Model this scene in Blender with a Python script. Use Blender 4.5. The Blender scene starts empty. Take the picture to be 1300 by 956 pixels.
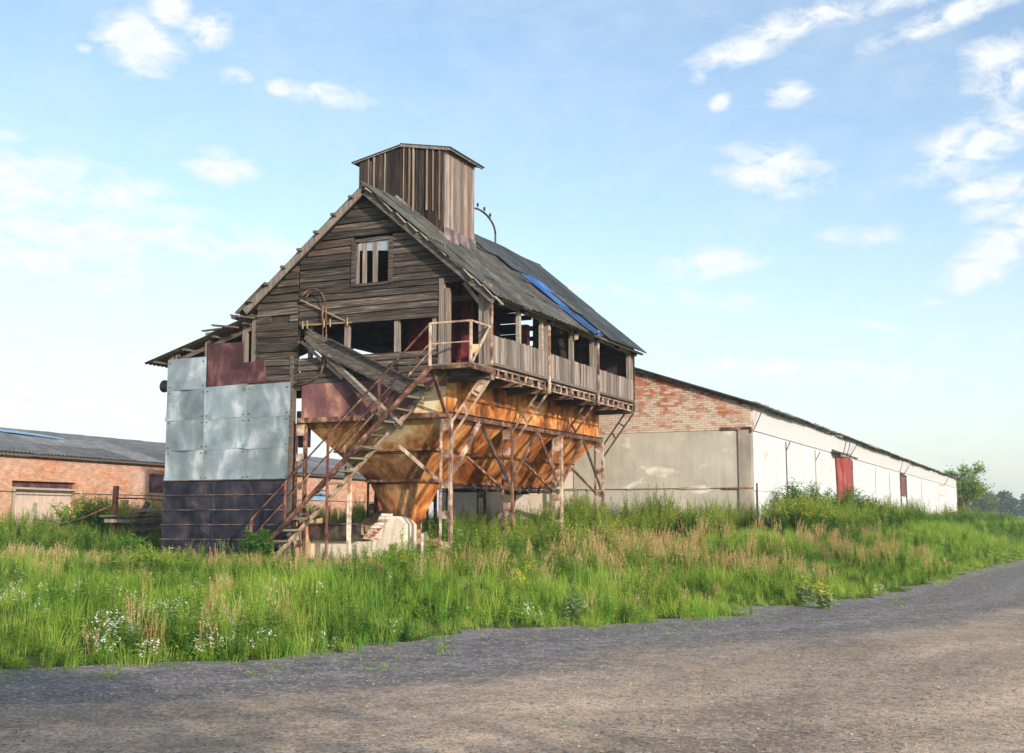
import bpy, math, random
import numpy as np
from mathutils import Vector, Matrix
random.seed(7)
rng = np.random.default_rng(11)
R = math.radians
scene = bpy.context.scene
col = scene.collection

# ------------------------------------------------------------------ camera
PITCH = math.atan(180 / 1500.0)
YAW = math.atan(700 / 1511.0)
cam = bpy.data.cameras.new("camera")
cam.sensor_width = 36
cam.lens = 1500 / 1300 * 36
cam.clip_end = 5000
cam_o = bpy.data.objects.new("camera", cam)
col.objects.link(cam_o)
CAM = Vector((13.12, -26.98, 1.6))
cam_o.location = CAM
cam_o.rotation_euler = (R(90) + PITCH, 0, YAW)
scene.camera = cam_o

# ------------------------------------------------------------------ node helpers
def new_mat(name):
    m = bpy.data.materials.new(name)
    m.use_nodes = True
    nt = m.node_tree
    for n in list(nt.nodes):
        nt.nodes.remove(n)
    return m, nt

class N:
    """small wrapper that makes node graphs readable"""
    def __init__(self, nt):
        self.nt = nt
    def node(self, t, **kw):
        n = self.nt.nodes.new(t)
        for k, v in kw.items():
            setattr(n, k, v)
        return n
    def link(self, a, b):
        self.nt.links.new(a, b)
    def setin(self, n, key, v):
        s = n.inputs[key]
        if hasattr(v, 'is_linked') or isinstance(v, bpy.types.NodeSocket):
            self.link(v, s)
        else:
            s.default_value = v
    def obj(self):
        return self.node('ShaderNodeTexCoord').outputs['Object']
    def mapping(self, vec, scale=(1, 1, 1), rot=(0, 0, 0), loc=(0, 0, 0)):
        n = self.node('ShaderNodeMapping')
        self.link(vec, n.inputs[0])
        n.inputs['Scale'].default_value = scale
        n.inputs['Rotation'].default_value = rot
        n.inputs['Location'].default_value = loc
        return n.outputs[0]
    def noise(self, vec, scale=5, detail=4, rough=0.55, dist=0.0):
        n = self.node('ShaderNodeTexNoise')
        self.link(vec, n.inputs['Vector'])
        n.inputs['Scale'].default_value = scale
        n.inputs['Detail'].default_value = detail
        n.inputs['Roughness'].default_value = rough
        n.inputs['Distortion'].default_value = dist
        return n.outputs['Fac']
    def ramp(self, fac, stops, interp='LINEAR'):
        n = self.node('ShaderNodeValToRGB')
        n.color_ramp.interpolation = interp
        el = n.color_ramp.elements
        while len(el) < len(stops):
            el.new(0.5)
        for e, (p, c) in zip(el, stops):
            e.position = p
            if isinstance(c, (int, float)):
                c = (c, c, c)
            e.color = (*c, 1)
        self.link(fac, n.inputs[0])
        return n.outputs[0]
    def math(self, op, a, b=0.0, clamp=False):
        n = self.node('ShaderNodeMath', operation=op, use_clamp=clamp)
        self.setin(n, 0, a)
        self.setin(n, 1, b)
        return n.outputs[0]
    def mix(self, fac, a, b, blend='MIX'):
        n = self.node('ShaderNodeMix', data_type='RGBA', blend_type=blend)
        self.setin(n, 0, fac)
        for key, v in ((6, a), (7, b)):
            if isinstance(v, tuple):
                n.inputs[key].default_value = (*v, 1)
            else:
                self.link(v, n.inputs[key])
        return n.outputs[2]
    def island(self):
        return self.node('ShaderNodeNewGeometry').outputs['Random Per Island']
    def hsv(self, c, h=0.5, s=1.0, v=1.0):
        n = self.node('ShaderNodeHueSaturation')
        self.setin(n, 'Hue', h); self.setin(n, 'Saturation', s); self.setin(n, 'Value', v)
        self.link(c, n.inputs['Color'])
        return n.outputs[0]
    def maprange(self, f, a, b, c, d):
        n = self.node('ShaderNodeMapRange')
        self.setin(n, 0, f)
        for i, v in enumerate((a, b, c, d)):
            n.inputs[i + 1].default_value = v
        return n.outputs[0]
    def bump(self, h, strength=0.4, dist=0.02):
        n = self.node('ShaderNodeBump')
        n.inputs['Strength'].default_value = strength
        n.inputs['Distance'].default_value = dist
        self.link(h, n.inputs['Height'])
        return n.outputs[0]
    def out(self, color, rough=0.8, metal=0.0, bump=None, spec=0.3):
        b = self.node('ShaderNodeBsdfPrincipled')
        o = self.node('ShaderNodeOutputMaterial')
        if isinstance(color, tuple):
            b.inputs['Base Color'].default_value = (*color, 1)
        else:
            self.link(color, b.inputs['Base Color'])
        self.setin(b, 'Roughness', rough)
        self.setin(b, 'Metallic', metal)
        b.inputs['Specular IOR Level'].default_value = spec
        if bump is not None:
            self.link(bump, b.inputs['Normal'])
        self.link(b.outputs[0], o.inputs[0])

M = {}
def wood(name, axis, dark, mid, light, warm=None, vmin=0.6, vmax=1.35):
    m, nt = new_mat(name); g = N(nt)
    sc = {'x': (0.7, 16, 16), 'y': (16, 0.7, 16), 'z': (16, 16, 0.7)}[axis]
    co = g.obj(); isl = g.island()
    off = g.node('ShaderNodeVectorMath', operation='ADD')
    g.link(co, off.inputs[0])
    cmb = g.node('ShaderNodeCombineXYZ')
    for i in range(3):
        g.link(g.math('MULTIPLY', isl, 37.0 + 11 * i), cmb.inputs[i])
    g.link(cmb.outputs[0], off.inputs[1])
    v = g.mapping(off.outputs[0], sc)
    n1 = g.noise(v, 1.6, 6, 0.7, 0.4)
    n2 = g.noise(g.mapping(off.outputs[0], tuple(s * 0.25 for s in sc)), 2.0, 3, 0.6)
    c = g.ramp(n1, [(0.28, dark), (0.5, mid), (0.72, light)])
    if warm:
        c = g.mix(g.ramp(n2, [(0.48, 0.0), (0.68, 0.75)]), c, warm)
    isl2 = g.math('FRACT', g.math('MULTIPLY', isl, 17.31))
    c = g.hsv(c, 0.5, g.maprange(isl2, 0, 1, 0.6, 1.25), g.maprange(isl, 0, 1, vmin, vmax))
    g.out(c, 0.85, 0, g.bump(n1, 0.5, 0.012), 0.2)
    M[name] = m
wood('siding_wood', 'x', (0.014, 0.011, 0.010), (0.044, 0.036, 0.032), (0.215, 0.19, 0.172), (0.066, 0.046, 0.036), 0.42, 1.5)
wood('vertical_wood', 'z', (0.06, 0.048, 0.044), (0.175, 0.142, 0.130), (0.37, 0.315, 0.285), (0.24, 0.17, 0.125), 0.6, 1.35)
wood('dark_vertical_wood', 'z', (0.007, 0.006, 0.006), (0.024, 0.018, 0.018), (0.115, 0.086, 0.066), (0.06, 0.038, 0.02), 0.45, 1.5)
wood('balcony_wood', 'z', (0.055, 0.047, 0.044), (0.175, 0.150, 0.138), (0.36, 0.32, 0.295), (0.20, 0.14, 0.11), 0.42, 1.35)
wood('beam_wood', 'y', (0.09, 0.075, 0.06), (0.26, 0.22, 0.175), (0.46, 0.40, 0.32), (0.33, 0.25, 0.16))
wood('post_wood', 'z', (0.05, 0.041, 0.036), (0.155, 0.125, 0.105), (0.34, 0.29, 0.245), (0.20, 0.135, 0.09))
wood('board_dark', 'x', (0.030, 0.024, 0.022), (0.085, 0.068, 0.058), (0.21, 0.17, 0.14), (0.12, 0.07, 0.04))
wood('black_board', 'x', (0.016, 0.016, 0.019), (0.060, 0.054, 0.052), (0.20, 0.17, 0.145), (0.13, 0.09, 0.06))
wood('board_pale', 'x', (0.10, 0.085, 0.06), (0.28, 0.235, 0.17), (0.50, 0.43, 0.32), (0.34, 0.24, 0.12))
wood('tread_wood', 'y', (0.035, 0.036, 0.025), (0.13, 0.125, 0.085), (0.28, 0.27, 0.19), (0.12, 0.14, 0.06))
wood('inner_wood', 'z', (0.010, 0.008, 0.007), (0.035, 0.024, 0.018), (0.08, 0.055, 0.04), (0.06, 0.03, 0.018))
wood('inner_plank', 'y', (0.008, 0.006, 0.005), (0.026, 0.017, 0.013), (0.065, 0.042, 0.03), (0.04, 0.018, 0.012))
wood('door_boards', 'z', (0.20, 0.12, 0.09), (0.42, 0.28, 0.21), (0.60, 0.46, 0.38), (0.45, 0.28, 0.2))

def rust(name, stops, scale=1.3, streak=True, rough=0.75, metal=0.0, patch=None, bumps=0.25):
    m, nt = new_mat(name); g = N(nt)
    co = g.obj()
    a = g.noise(co, scale, 7, 0.62, 0.6)
    if streak:
        s = g.noise(g.mapping(co, (3.2, 3.2, 0.6)), 1.2, 3, 0.5, 0.6)
        f = g.math('ADD', g.math('MULTIPLY', a, 0.74), g.math('MULTIPLY', s, 0.26))
    else:
        f = a
    f = g.math('ADD', g.math('MULTIPLY', g.math('SUBTRACT', f, 0.5), 1.75), 0.5)
    c = g.ramp(f, stops)
    if patch:
        col_, lo, hi, sc = patch
        p = g.noise(g.mapping(co, (1, 1, 0.55), loc=(3.1, 7.7, 1.3)), sc, 5, 0.6, 0.3)
        c = g.mix(g.ramp(p, [(lo, 0.0), (hi, 1.0)]), c, col_)
    fine = g.noise(co, 28, 4, 0.6)
    c = g.hsv(c, 0.5, 1.0, g.maprange(fine, 0.25, 0.75, 0.72, 1.25))
    g.out(c, rough, metal, g.bump(fine, bumps, 0.004), 0.3)
    M[name] = m
rust('hopper_rust', [(0.28, (0.060, 0.022, 0.012)), (0.42, (0.21, 0.068, 0.020)), (0.53, (0.42, 0.155, 0.038)), (0.64, (0.50, 0.28, 0.105)), (0.78, (0.62, 0.52, 0.38))], 0.9,
     patch=((0.17, 0.065, 0.05), 0.60, 0.78, 1.4))
rust('hopper_pale', [(0.32, (0.19, 0.075, 0.025)), (0.44, (0.42, 0.19, 0.06)), (0.52, (0.52, 0.36, 0.18)), (0.64, (0.62, 0.54, 0.40))], 0.9)
rust('hopper_purple', [(0.30, (0.070, 0.030, 0.036)), (0.48, (0.140, 0.063, 0.070)), (0.62, (0.21, 0.095, 0.085)), (0.78, (0.40, 0.22, 0.15))], 0.9, patch=((0.40, 0.21, 0.14), 0.60, 0.70, 1.1))
rust('cone_orange', [(0.28, (0.085, 0.028, 0.012)), (0.42, (0.30, 0.092, 0.024)), (0.57, (0.48, 0.18, 0.048)), (0.76, (0.60, 0.38, 0.18))], 1.2)
rust('cone_brown', [(0.28, (0.030, 0.014, 0.009)), (0.42, (0.13, 0.058, 0.025)), (0.56, (0.26, 0.13, 0.056)), (0.72, (0.42, 0.28, 0.14))], 1.1, patch=((0.34, 0.11, 0.025), 0.58, 0.70, 1.6))
rust('cone_cream', [(0.28, (0.09, 0.034, 0.015)), (0.43, (0.30, 0.125, 0.042)), (0.57, (0.42, 0.25, 0.11)), (0.74, (0.52, 0.42, 0.28))], 1.0, patch=((0.38, 0.13, 0.03), 0.56, 0.68, 1.2))
rust('steel_pink', [(0.30, (0.070, 0.034, 0.028)), (0.46, (0.20, 0.115, 0.088)), (0.60, (0.38, 0.28, 0.225)), (0.76, (0.58, 0.50, 0.43))], 3.0)
rust('steel_rust', [(0.30, (0.030, 0.016, 0.014)), (0.48, (0.095, 0.045, 0.034)), (0.62, (0.20, 0.100, 0.062)), (0.78, (0.38, 0.24, 0.16))], 3.5)
rust('steel_red', [(0.32, (0.055, 0.020, 0.018)), (0.5, (0.145, 0.050, 0.040)), (0.7, (0.27, 0.13, 0.095))], 3.0)
rust('steel_dark', [(0.34, (0.016, 0.013, 0.014)), (0.5, (0.050, 0.036, 0.034)), (0.7, (0.12, 0.075, 0.055))], 3.0)
rust('steel_pale', [(0.34, (0.26, 0.17, 0.12)), (0.46, (0.50, 0.42, 0.34)), (0.6, (0.66, 0.61, 0.54))], 4.0)
rust('pipe_gold', [(0.30, (0.10, 0.05, 0.03)), (0.5, (0.26, 0.145, 0.085)), (0.7, (0.42, 0.28, 0.18))], 5.0, streak=False)
rust('red_sheet', [(0.32, (0.035, 0.015, 0.020)), (0.5, (0.080, 0.032, 0.040)), (0.7, (0.17, 0.085, 0.09))], 1.6, patch=((0.05, 0.02, 0.025), 0.55, 0.66, 2.4))
rust('dark_sheet', [(0.28, (0.018, 0.019, 0.034)), (0.5, (0.038, 0.039, 0.066)), (0.66, (0.075, 0.066, 0.090)), (0.82, (0.17, 0.11, 0.09))], 1.4, rough=0.45, metal=0.4)
rust('lit_ridge_rust', [(0.30, (0.025, 0.022, 0.030)), (0.5, (0.070, 0.055, 0.062)), (0.7, (0.19, 0.12, 0.10))], 2.2)  # lighter rust; the light on the ridge tops is put into this colour
rust('steel_tan', [(0.30, (0.17, 0.10, 0.07)), (0.48, (0.36, 0.26, 0.20)), (0.66, (0.52, 0.43, 0.35))], 3.0)
rust('red_paint', [(0.34, (0.045, 0.007, 0.009)), (0.5, (0.115, 0.014, 0.017)), (0.7, (0.20, 0.03, 0.03))], 1.5)
rust('door_red', [(0.34, (0.15, 0.022, 0.022)), (0.5, (0.235, 0.036, 0.034)), (0.7, (0.30, 0.085, 0.070))], 1.2, bumps=0.1)
rust('flashing', [(0.34, (0.075, 0.060, 0.066)), (0.5, (0.155, 0.120, 0.130)), (0.7, (0.28, 0.235, 0.24))], 2.2)

def galvanized():
    m, nt = new_mat('galvanized'); g = N(nt)
    co = g.obj(); isl = g.island()
    off = g.node('ShaderNodeVectorMath', operation='ADD'); g.link(co, off.inputs[0])
    cmb = g.node('ShaderNodeCombineXYZ'); g.link(g.math('MULTIPLY', isl, 53.0), cmb.inputs[0]); g.link(cmb.outputs[0], off.inputs[1])
    v = g.mapping(off.outputs[0], (1.0, 1.0, 0.75))
    a = g.noise(v, 1.5, 5, 0.5, 0.35)
    c = g.ramp(a, [(0.34, (0.27, 0.33, 0.37)), (0.52, (0.42, 0.48, 0.51)), (0.64, (0.74, 0.77, 0.79))])
    c = g.hsv(c, 0.5, 1.0, g.maprange(isl, 0, 1, 0.78, 1.12))
    st = g.noise(g.mapping(co, (7, 7, 0.45)), 1.5, 4, 0.6)
    c = g.mix(g.ramp(st, [(0.60, 0.0), (0.78, 0.55)]), c, (0.36, 0.30, 0.24))
    fine = g.noise(co, 24, 3, 0.6)
    c = g.hsv(c, 0.5, 1.0, g.maprange(fine, 0.3, 0.7, 0.93, 1.07))
    r = g.maprange(a, 0.3, 0.7, 0.55, 0.34)
    dent = g.noise(g.mapping(off.outputs[0], (0.8, 0.8, 0.55)), 1.3, 2, 0.45, 0.2)
    g.out(c, r, 0.7, g.bump(dent, 0.6, 0.10), 0.5)
    M['galvanized'] = m
galvanized()

def slate(name, stops, moss=None, warm=None, rough=0.85, axis='y'):
    m, nt = new_mat(name); g = N(nt)
    co = g.obj(); isl = g.island()
    a = g.noise(co, 2.2, 6, 0.65, 0.3)
    fine = g.noise(co, 22, 4, 0.65)
    c = g.ramp(g.math('ADD', g.math('MULTIPLY', a, 0.6), g.math('MULTIPLY', fine, 0.4)), stops)
    if moss:
        p = g.noise(g.mapping(co, (1, 1, 1), loc=(9, 4, 2)), 0.9, 6, 0.7)
        c = g.mix(g.ramp(p, [(0.5, 0.0), (0.68, 0.7)]), c, moss)
    c = g.hsv(c, 0.5, 1.0, g.maprange(isl, 0, 1, 0.68, 1.3))
    g.out(c, rough, 0, g.bump(fine, 0.3, 0.006), 0.25)
    M[name] = m
slate('old_slate', [(0.32, (0.020, 0.023, 0.026)), (0.5, (0.050, 0.054, 0.057)), (0.68, (0.125, 0.128, 0.125))], (0.055, 0.056, 0.026))
slate('dark_slate', [(0.32, (0.013, 0.019, 0.026)), (0.5, (0.030, 0.041, 0.052)), (0.68, (0.072, 0.088, 0.104))], (0.05, 0.048, 0.045))
slate('grey_slate', [(0.32, (0.050, 0.058, 0.072)), (0.5, (0.105, 0.12, 0.142)), (0.68, (0.20, 0.22, 0.25))], (0.10, 0.095, 0.08))
slate('warm_slate', [(0.32, (0.05, 0.040, 0.030)), (0.5, (0.125, 0.10, 0.078)), (0.68, (0.24, 0.21, 0.17))], (0.18, 0.13, 0.07))
slate('blue_metal', [(0.32, (0.010, 0.034, 0.11)), (0.48, (0.015, 0.070, 0.24)), (0.66, (0.06, 0.15, 0.34))], (0.035, 0.045, 0.07), rough=0.6)
slate('blue_pale', [(0.3, (0.10, 0.20, 0.36)), (0.5, (0.16, 0.30, 0.48)), (0.7, (0.24, 0.38, 0.54))], None, rough=0.5)

def brick(name, facing, c1, c2, mortar, white=None, lo=0.45, hi=0.6, zfade=None):
    m, nt = new_mat(name); g = N(nt)
    co = g.obj()
    sep = g.node('ShaderNodeSeparateXYZ'); g.link(co, sep.inputs[0])
    cmb = g.node('ShaderNodeCombineXYZ')
    g.link(sep.outputs['X' if facing == 'y' else 'Y'], cmb.inputs[0])
    g.link(sep.outputs['Z'], cmb.inputs[1])
    warp = g.noise(co, 1.2, 2, 0.5)
    w2 = g.node('ShaderNodeVectorMath', operation='ADD'); g.link(cmb.outputs[0], w2.inputs[0])
    wc = g.node('ShaderNodeCombineXYZ'); g.link(g.math('MULTIPLY', warp, 0.05), wc.inputs[1]); g.link(wc.outputs[0], w2.inputs[1])
    b = g.node('ShaderNodeTexBrick'); g.link(w2.outputs[0], b.inputs['Vector'])
    b.inputs['Color1'].default_value = (*c1, 1); b.inputs['Color2'].default_value = (*c2, 1); b.inputs['Mortar'].default_value = (*mortar, 1)
    b.inputs['Scale'].default_value = 1.0
    b.inputs['Mortar Size'].default_value = 0.009; b.inputs['Mortar Smooth'].default_value = 0.3
    b.inputs['Brick Width'].default_value = 0.262; b.inputs['Row Height'].default_value = 0.080
    b.inputs['Bias'].default_value = 0.0
    big = g.noise(co, 0.7, 5, 0.6)
    mid = g.noise(g.mapping(co, (1.6, 1.6, 2.6)), 1.8, 7, 0.75)
    c = g.hsv(b.outputs['Color'], 0.5, g.maprange(big, 0.3, 0.7, 0.75, 1.2), g.maprange(mid, 0.3, 0.7, 0.7, 1.3))
    if white:
        f = mid
        if zfade:
            zf = g.maprange(sep.outputs['Z'], zfade[0], zfade[1], zfade[2], zfade[3])
            f = g.math('ADD', mid, zf)
        # lime wash comes off brick by brick
        b2 = g.node('ShaderNodeTexBrick'); g.link(w2.outputs[0], b2.inputs['Vector'])
        for k_, v_ in (('Color1', 0.0), ('Color2', 1.0), ('Mortar', 0.5)): b2.inputs[k_].default_value = (v_, v_, v_, 1)
        for k_ in ('Scale', 'Mortar Size', 'Mortar Smooth', 'Brick Width', 'Row Height', 'Bias'): b2.inputs[k_].default_value = b.inputs[k_].default_value
        sc_ = g.node('ShaderNodeSeparateColor'); g.link(b2.outputs['Color'], sc_.inputs[0])
        f = g.math('ADD', g.math('MULTIPLY', f, 0.76), g.math('MULTIPLY', sc_.outputs[0], 0.24))
        mask = g.ramp(f, [(lo, 0.0), (hi, 1.0)])
        wcol = g.mix(g.math('MULTIPLY', b.outputs['Fac'], 0.8 if facing == 'y' else 0.3), white, (0.20, 0.165, 0.135))
        c = g.mix(mask, c, wcol)
    hgt = g.math('SUBTRACT', g.math('MULTIPLY', mid, 0.6), b.outputs['Fac'])
    g.out(c, 0.9, 0, g.bump(hgt, 0.6, 0.012), 0.15)
    M[name] = m
brick('gable_brick', 'y', (0.40, 0.125, 0.055), (0.22, 0.065, 0.036), (0.15, 0.115, 0.09), (0.45, 0.385, 0.335), 0.41, 0.60, (4.6, 6.7, 0.17, -0.14))
brick('white_brick', 'x', (0.40, 0.28, 0.22), (0.50, 0.40, 0.34), (0.30, 0.26, 0.235), (0.46, 0.48, 0.51), 0.18, 0.30)
brick('shed_brick', 'x', (0.44, 0.20, 0.115), (0.35, 0.15, 0.085), (0.42, 0.35, 0.30), (0.50, 0.345, 0.255), 0.50, 0.70)
brick('ruin_brick', 'y', (0.38, 0.13, 0.07), (0.30, 0.10, 0.06), (0.42, 0.37, 0.32), (0.66, 0.60, 0.53), 0.44, 0.52)

def concrete(name, stops, patch=None, rough=0.9, streaks=0.35, plo=0.56, phi=0.64, low=None):
    m, nt = new_mat(name); g = N(nt)
    co = g.obj()
    a = g.noise(co, 0.8, 7, 0.62, 0.4)
    s = g.noise(g.mapping(co, (3, 3, 0.35)), 1.3, 5, 0.65)
    f = g.math('ADD', g.math('MULTIPLY', a, 1 - streaks), g.math('MULTIPLY', s, streaks))
    c = g.ramp(f, stops)
    if patch:
        p = g.noise(g.mapping(co, (0.8, 0.8, 1.6), loc=(5, 2, 8)), 0.9, 6, 0.6, 0.5)
        c = g.mix(g.ramp(p, [(plo, 0.0), (phi, 0.9)]), c, patch)
    fine = g.noise(co, 35, 4, 0.65)
    c = g.hsv(c, 0.5, 1, g.maprange(fine, 0.25, 0.75, 0.86, 1.14))
    g.out(c, rough, 0, g.bump(fine, 0.25, 0.006), 0.2)
    M[name] = m
concrete('panel_concrete', [(0.32, (0.25, 0.235, 0.205)), (0.5, (0.35, 0.33, 0.295)), (0.68, (0.42, 0.40, 0.36))], (0.56, 0.54, 0.49), plo=0.6, phi=0.68)
concrete('grey_concrete', [(0.32, (0.14, 0.12, 0.105)), (0.5, (0.23, 0.205, 0.18)), (0.68, (0.34, 0.31, 0.27))], (0.42, 0.38, 0.33), plo=0.6, phi=0.68)
concrete('white_wash', [(0.34, (0.36, 0.375, 0.395)), (0.47, (0.445, 0.475, 0.51)), (0.66, (0.50, 0.53, 0.57))], (0.34, 0.315, 0.285), plo=0.60, phi=0.72, streaks=0.65)
concrete('ruin_plaster', [(0.32, (0.44, 0.37, 0.31)), (0.5, (0.58, 0.51, 0.44)), (0.68, (0.68, 0.62, 0.55))], (0.34, 0.17, 0.11), plo=0.60, phi=0.66, streaks=0.05)
concrete('rubble_stone', [(0.32, (0.16, 0.11, 0.075)), (0.5, (0.32, 0.22, 0.14)), (0.68, (0.46, 0.34, 0.23))], (0.42, 0.17, 0.09), plo=0.56, phi=0.62)

def flat(name, c, rough=0.7, metal=0.0):
    m, nt = new_mat(name); g = N(nt)
    n = g.noise(g.obj(), 6, 4, 0.6)
    cc = g.hsv(g.ramp(n, [(0, c), (1, c)]), 0.5, 1, g.maprange(n, 0.3, 0.7, 0.8, 1.2))
    g.out(cc, rough, metal, None, 0.4)
    M[name] = m
flat('black', (0.012, 0.013, 0.018), 0.35)
flat('porcelain', (0.25, 0.185, 0.10), 0.4)
flat('paper', (0.78, 0.55, 0.30), 0.8)
flat('stone_grey', (0.18, 0.155, 0.135), 0.9)
flat('stone_warm', (0.33, 0.25, 0.185), 0.9)
flat('stone_pale', (0.40, 0.36, 0.31), 0.9)
flat('trunk_bark', (0.12, 0.085, 0.06), 0.9)
flat('tin', (0.40, 0.42, 0.45), 0.45, 0.6)

def foliage(name, stops, trans=0.45, tint=(1.25, 1.15, 0.6), patch_scale=0.35):
    m, nt = new_mat(name); g = N(nt)
    oi = g.node('ShaderNodeObjectInfo')
    n = g.noise(oi.outputs['Location'], patch_scale, 3, 0.6)
    isl = g.island()
    f = g.math('ADD', g.math('MULTIPLY', oi.outputs['Random'], 0.30), g.math('ADD', g.math('MULTIPLY', isl, 0.25), g.math('MULTIPLY', g.math('ADD', g.math('MULTIPLY', g.math('SUBTRACT', n, 0.5), 2.2), 0.5), 0.45)))
    c = g.ramp(f, stops)
    d = g.node('ShaderNodeBsdfDiffuse'); g.link(c, d.inputs[0])
    t = g.node('ShaderNodeBsdfTranslucent')
    tc = g.mix(1.0, c, tint, 'MULTIPLY'); g.link(tc, t.inputs[0])
    mx = g.node('ShaderNodeMixShader'); mx.inputs[0].default_value = trans
    g.link(d.outputs[0], mx.inputs[1]); g.link(t.outputs[0], mx.inputs[2])
    o = g.node('ShaderNodeOutputMaterial'); g.link(mx.outputs[0], o.inputs[0])
    M[name] = m
foliage('grass_green', [(0.22, (0.15, 0.255, 0.040)), (0.5, (0.29, 0.405, 0.066)), (0.78, (0.47, 0.53, 0.135))])
foliage('grass_lush', [(0.22, (0.09, 0.225, 0.046)), (0.5, (0.195, 0.365, 0.064)), (0.78, (0.36, 0.48, 0.10))])
foliage('straw', [(0.25, (0.36, 0.255, 0.125)), (0.5, (0.52, 0.385, 0.205)), (0.75, (0.62, 0.52, 0.28))], 0.4, (1.1, 1.0, 0.8))
foliage('weed_green', [(0.25, (0.042, 0.125, 0.036)), (0.5, (0.095, 0.215, 0.048)), (0.75, (0.19, 0.31, 0.062))])
foliage('weed_tip', [(0.25, (0.20, 0.30, 0.050)), (0.5, (0.36, 0.43, 0.080)), (0.75, (0.52, 0.53, 0.14))])
foliage('petal_white', [(0.2, (0.70, 0.71, 0.66)), (0.8, (0.82, 0.82, 0.78))], 0.3, (1, 1, 1))
foliage('petal_yellow', [(0.2, (0.62, 0.50, 0.02)), (0.8, (0.72, 0.64, 0.06))], 0.3, (1, 1, 0.6))
foliage('petal_purple', [(0.2, (0.28, 0.15, 0.26)), (0.8, (0.40, 0.25, 0.38))], 0.3, (1, 1, 1))
foliage('silver_leaf', [(0.25, (0.16, 0.24, 0.12)), (0.75, (0.28, 0.36, 0.20))], 0.3, (1, 1.1, 0.8))
foliage('tree_leaf', [(0.2, (0.080, 0.185, 0.024)), (0.5, (0.165, 0.300, 0.036)), (0.8, (0.32, 0.42, 0.060))], 0.45, (1.3, 1.15, 0.5), 1.1)
foliage('far_leaf', [(0.2, (0.022, 0.060, 0.032)), (0.5, (0.040, 0.085, 0.040)), (0.8, (0.065, 0.115, 0.045))], 0.25)
foliage('pale_leaf', [(0.2, (0.12, 0.16, 0.07)), (0.5, (0.18, 0.22, 0.10)), (0.8, (0.24, 0.27, 0.13))], 0.3)

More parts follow.
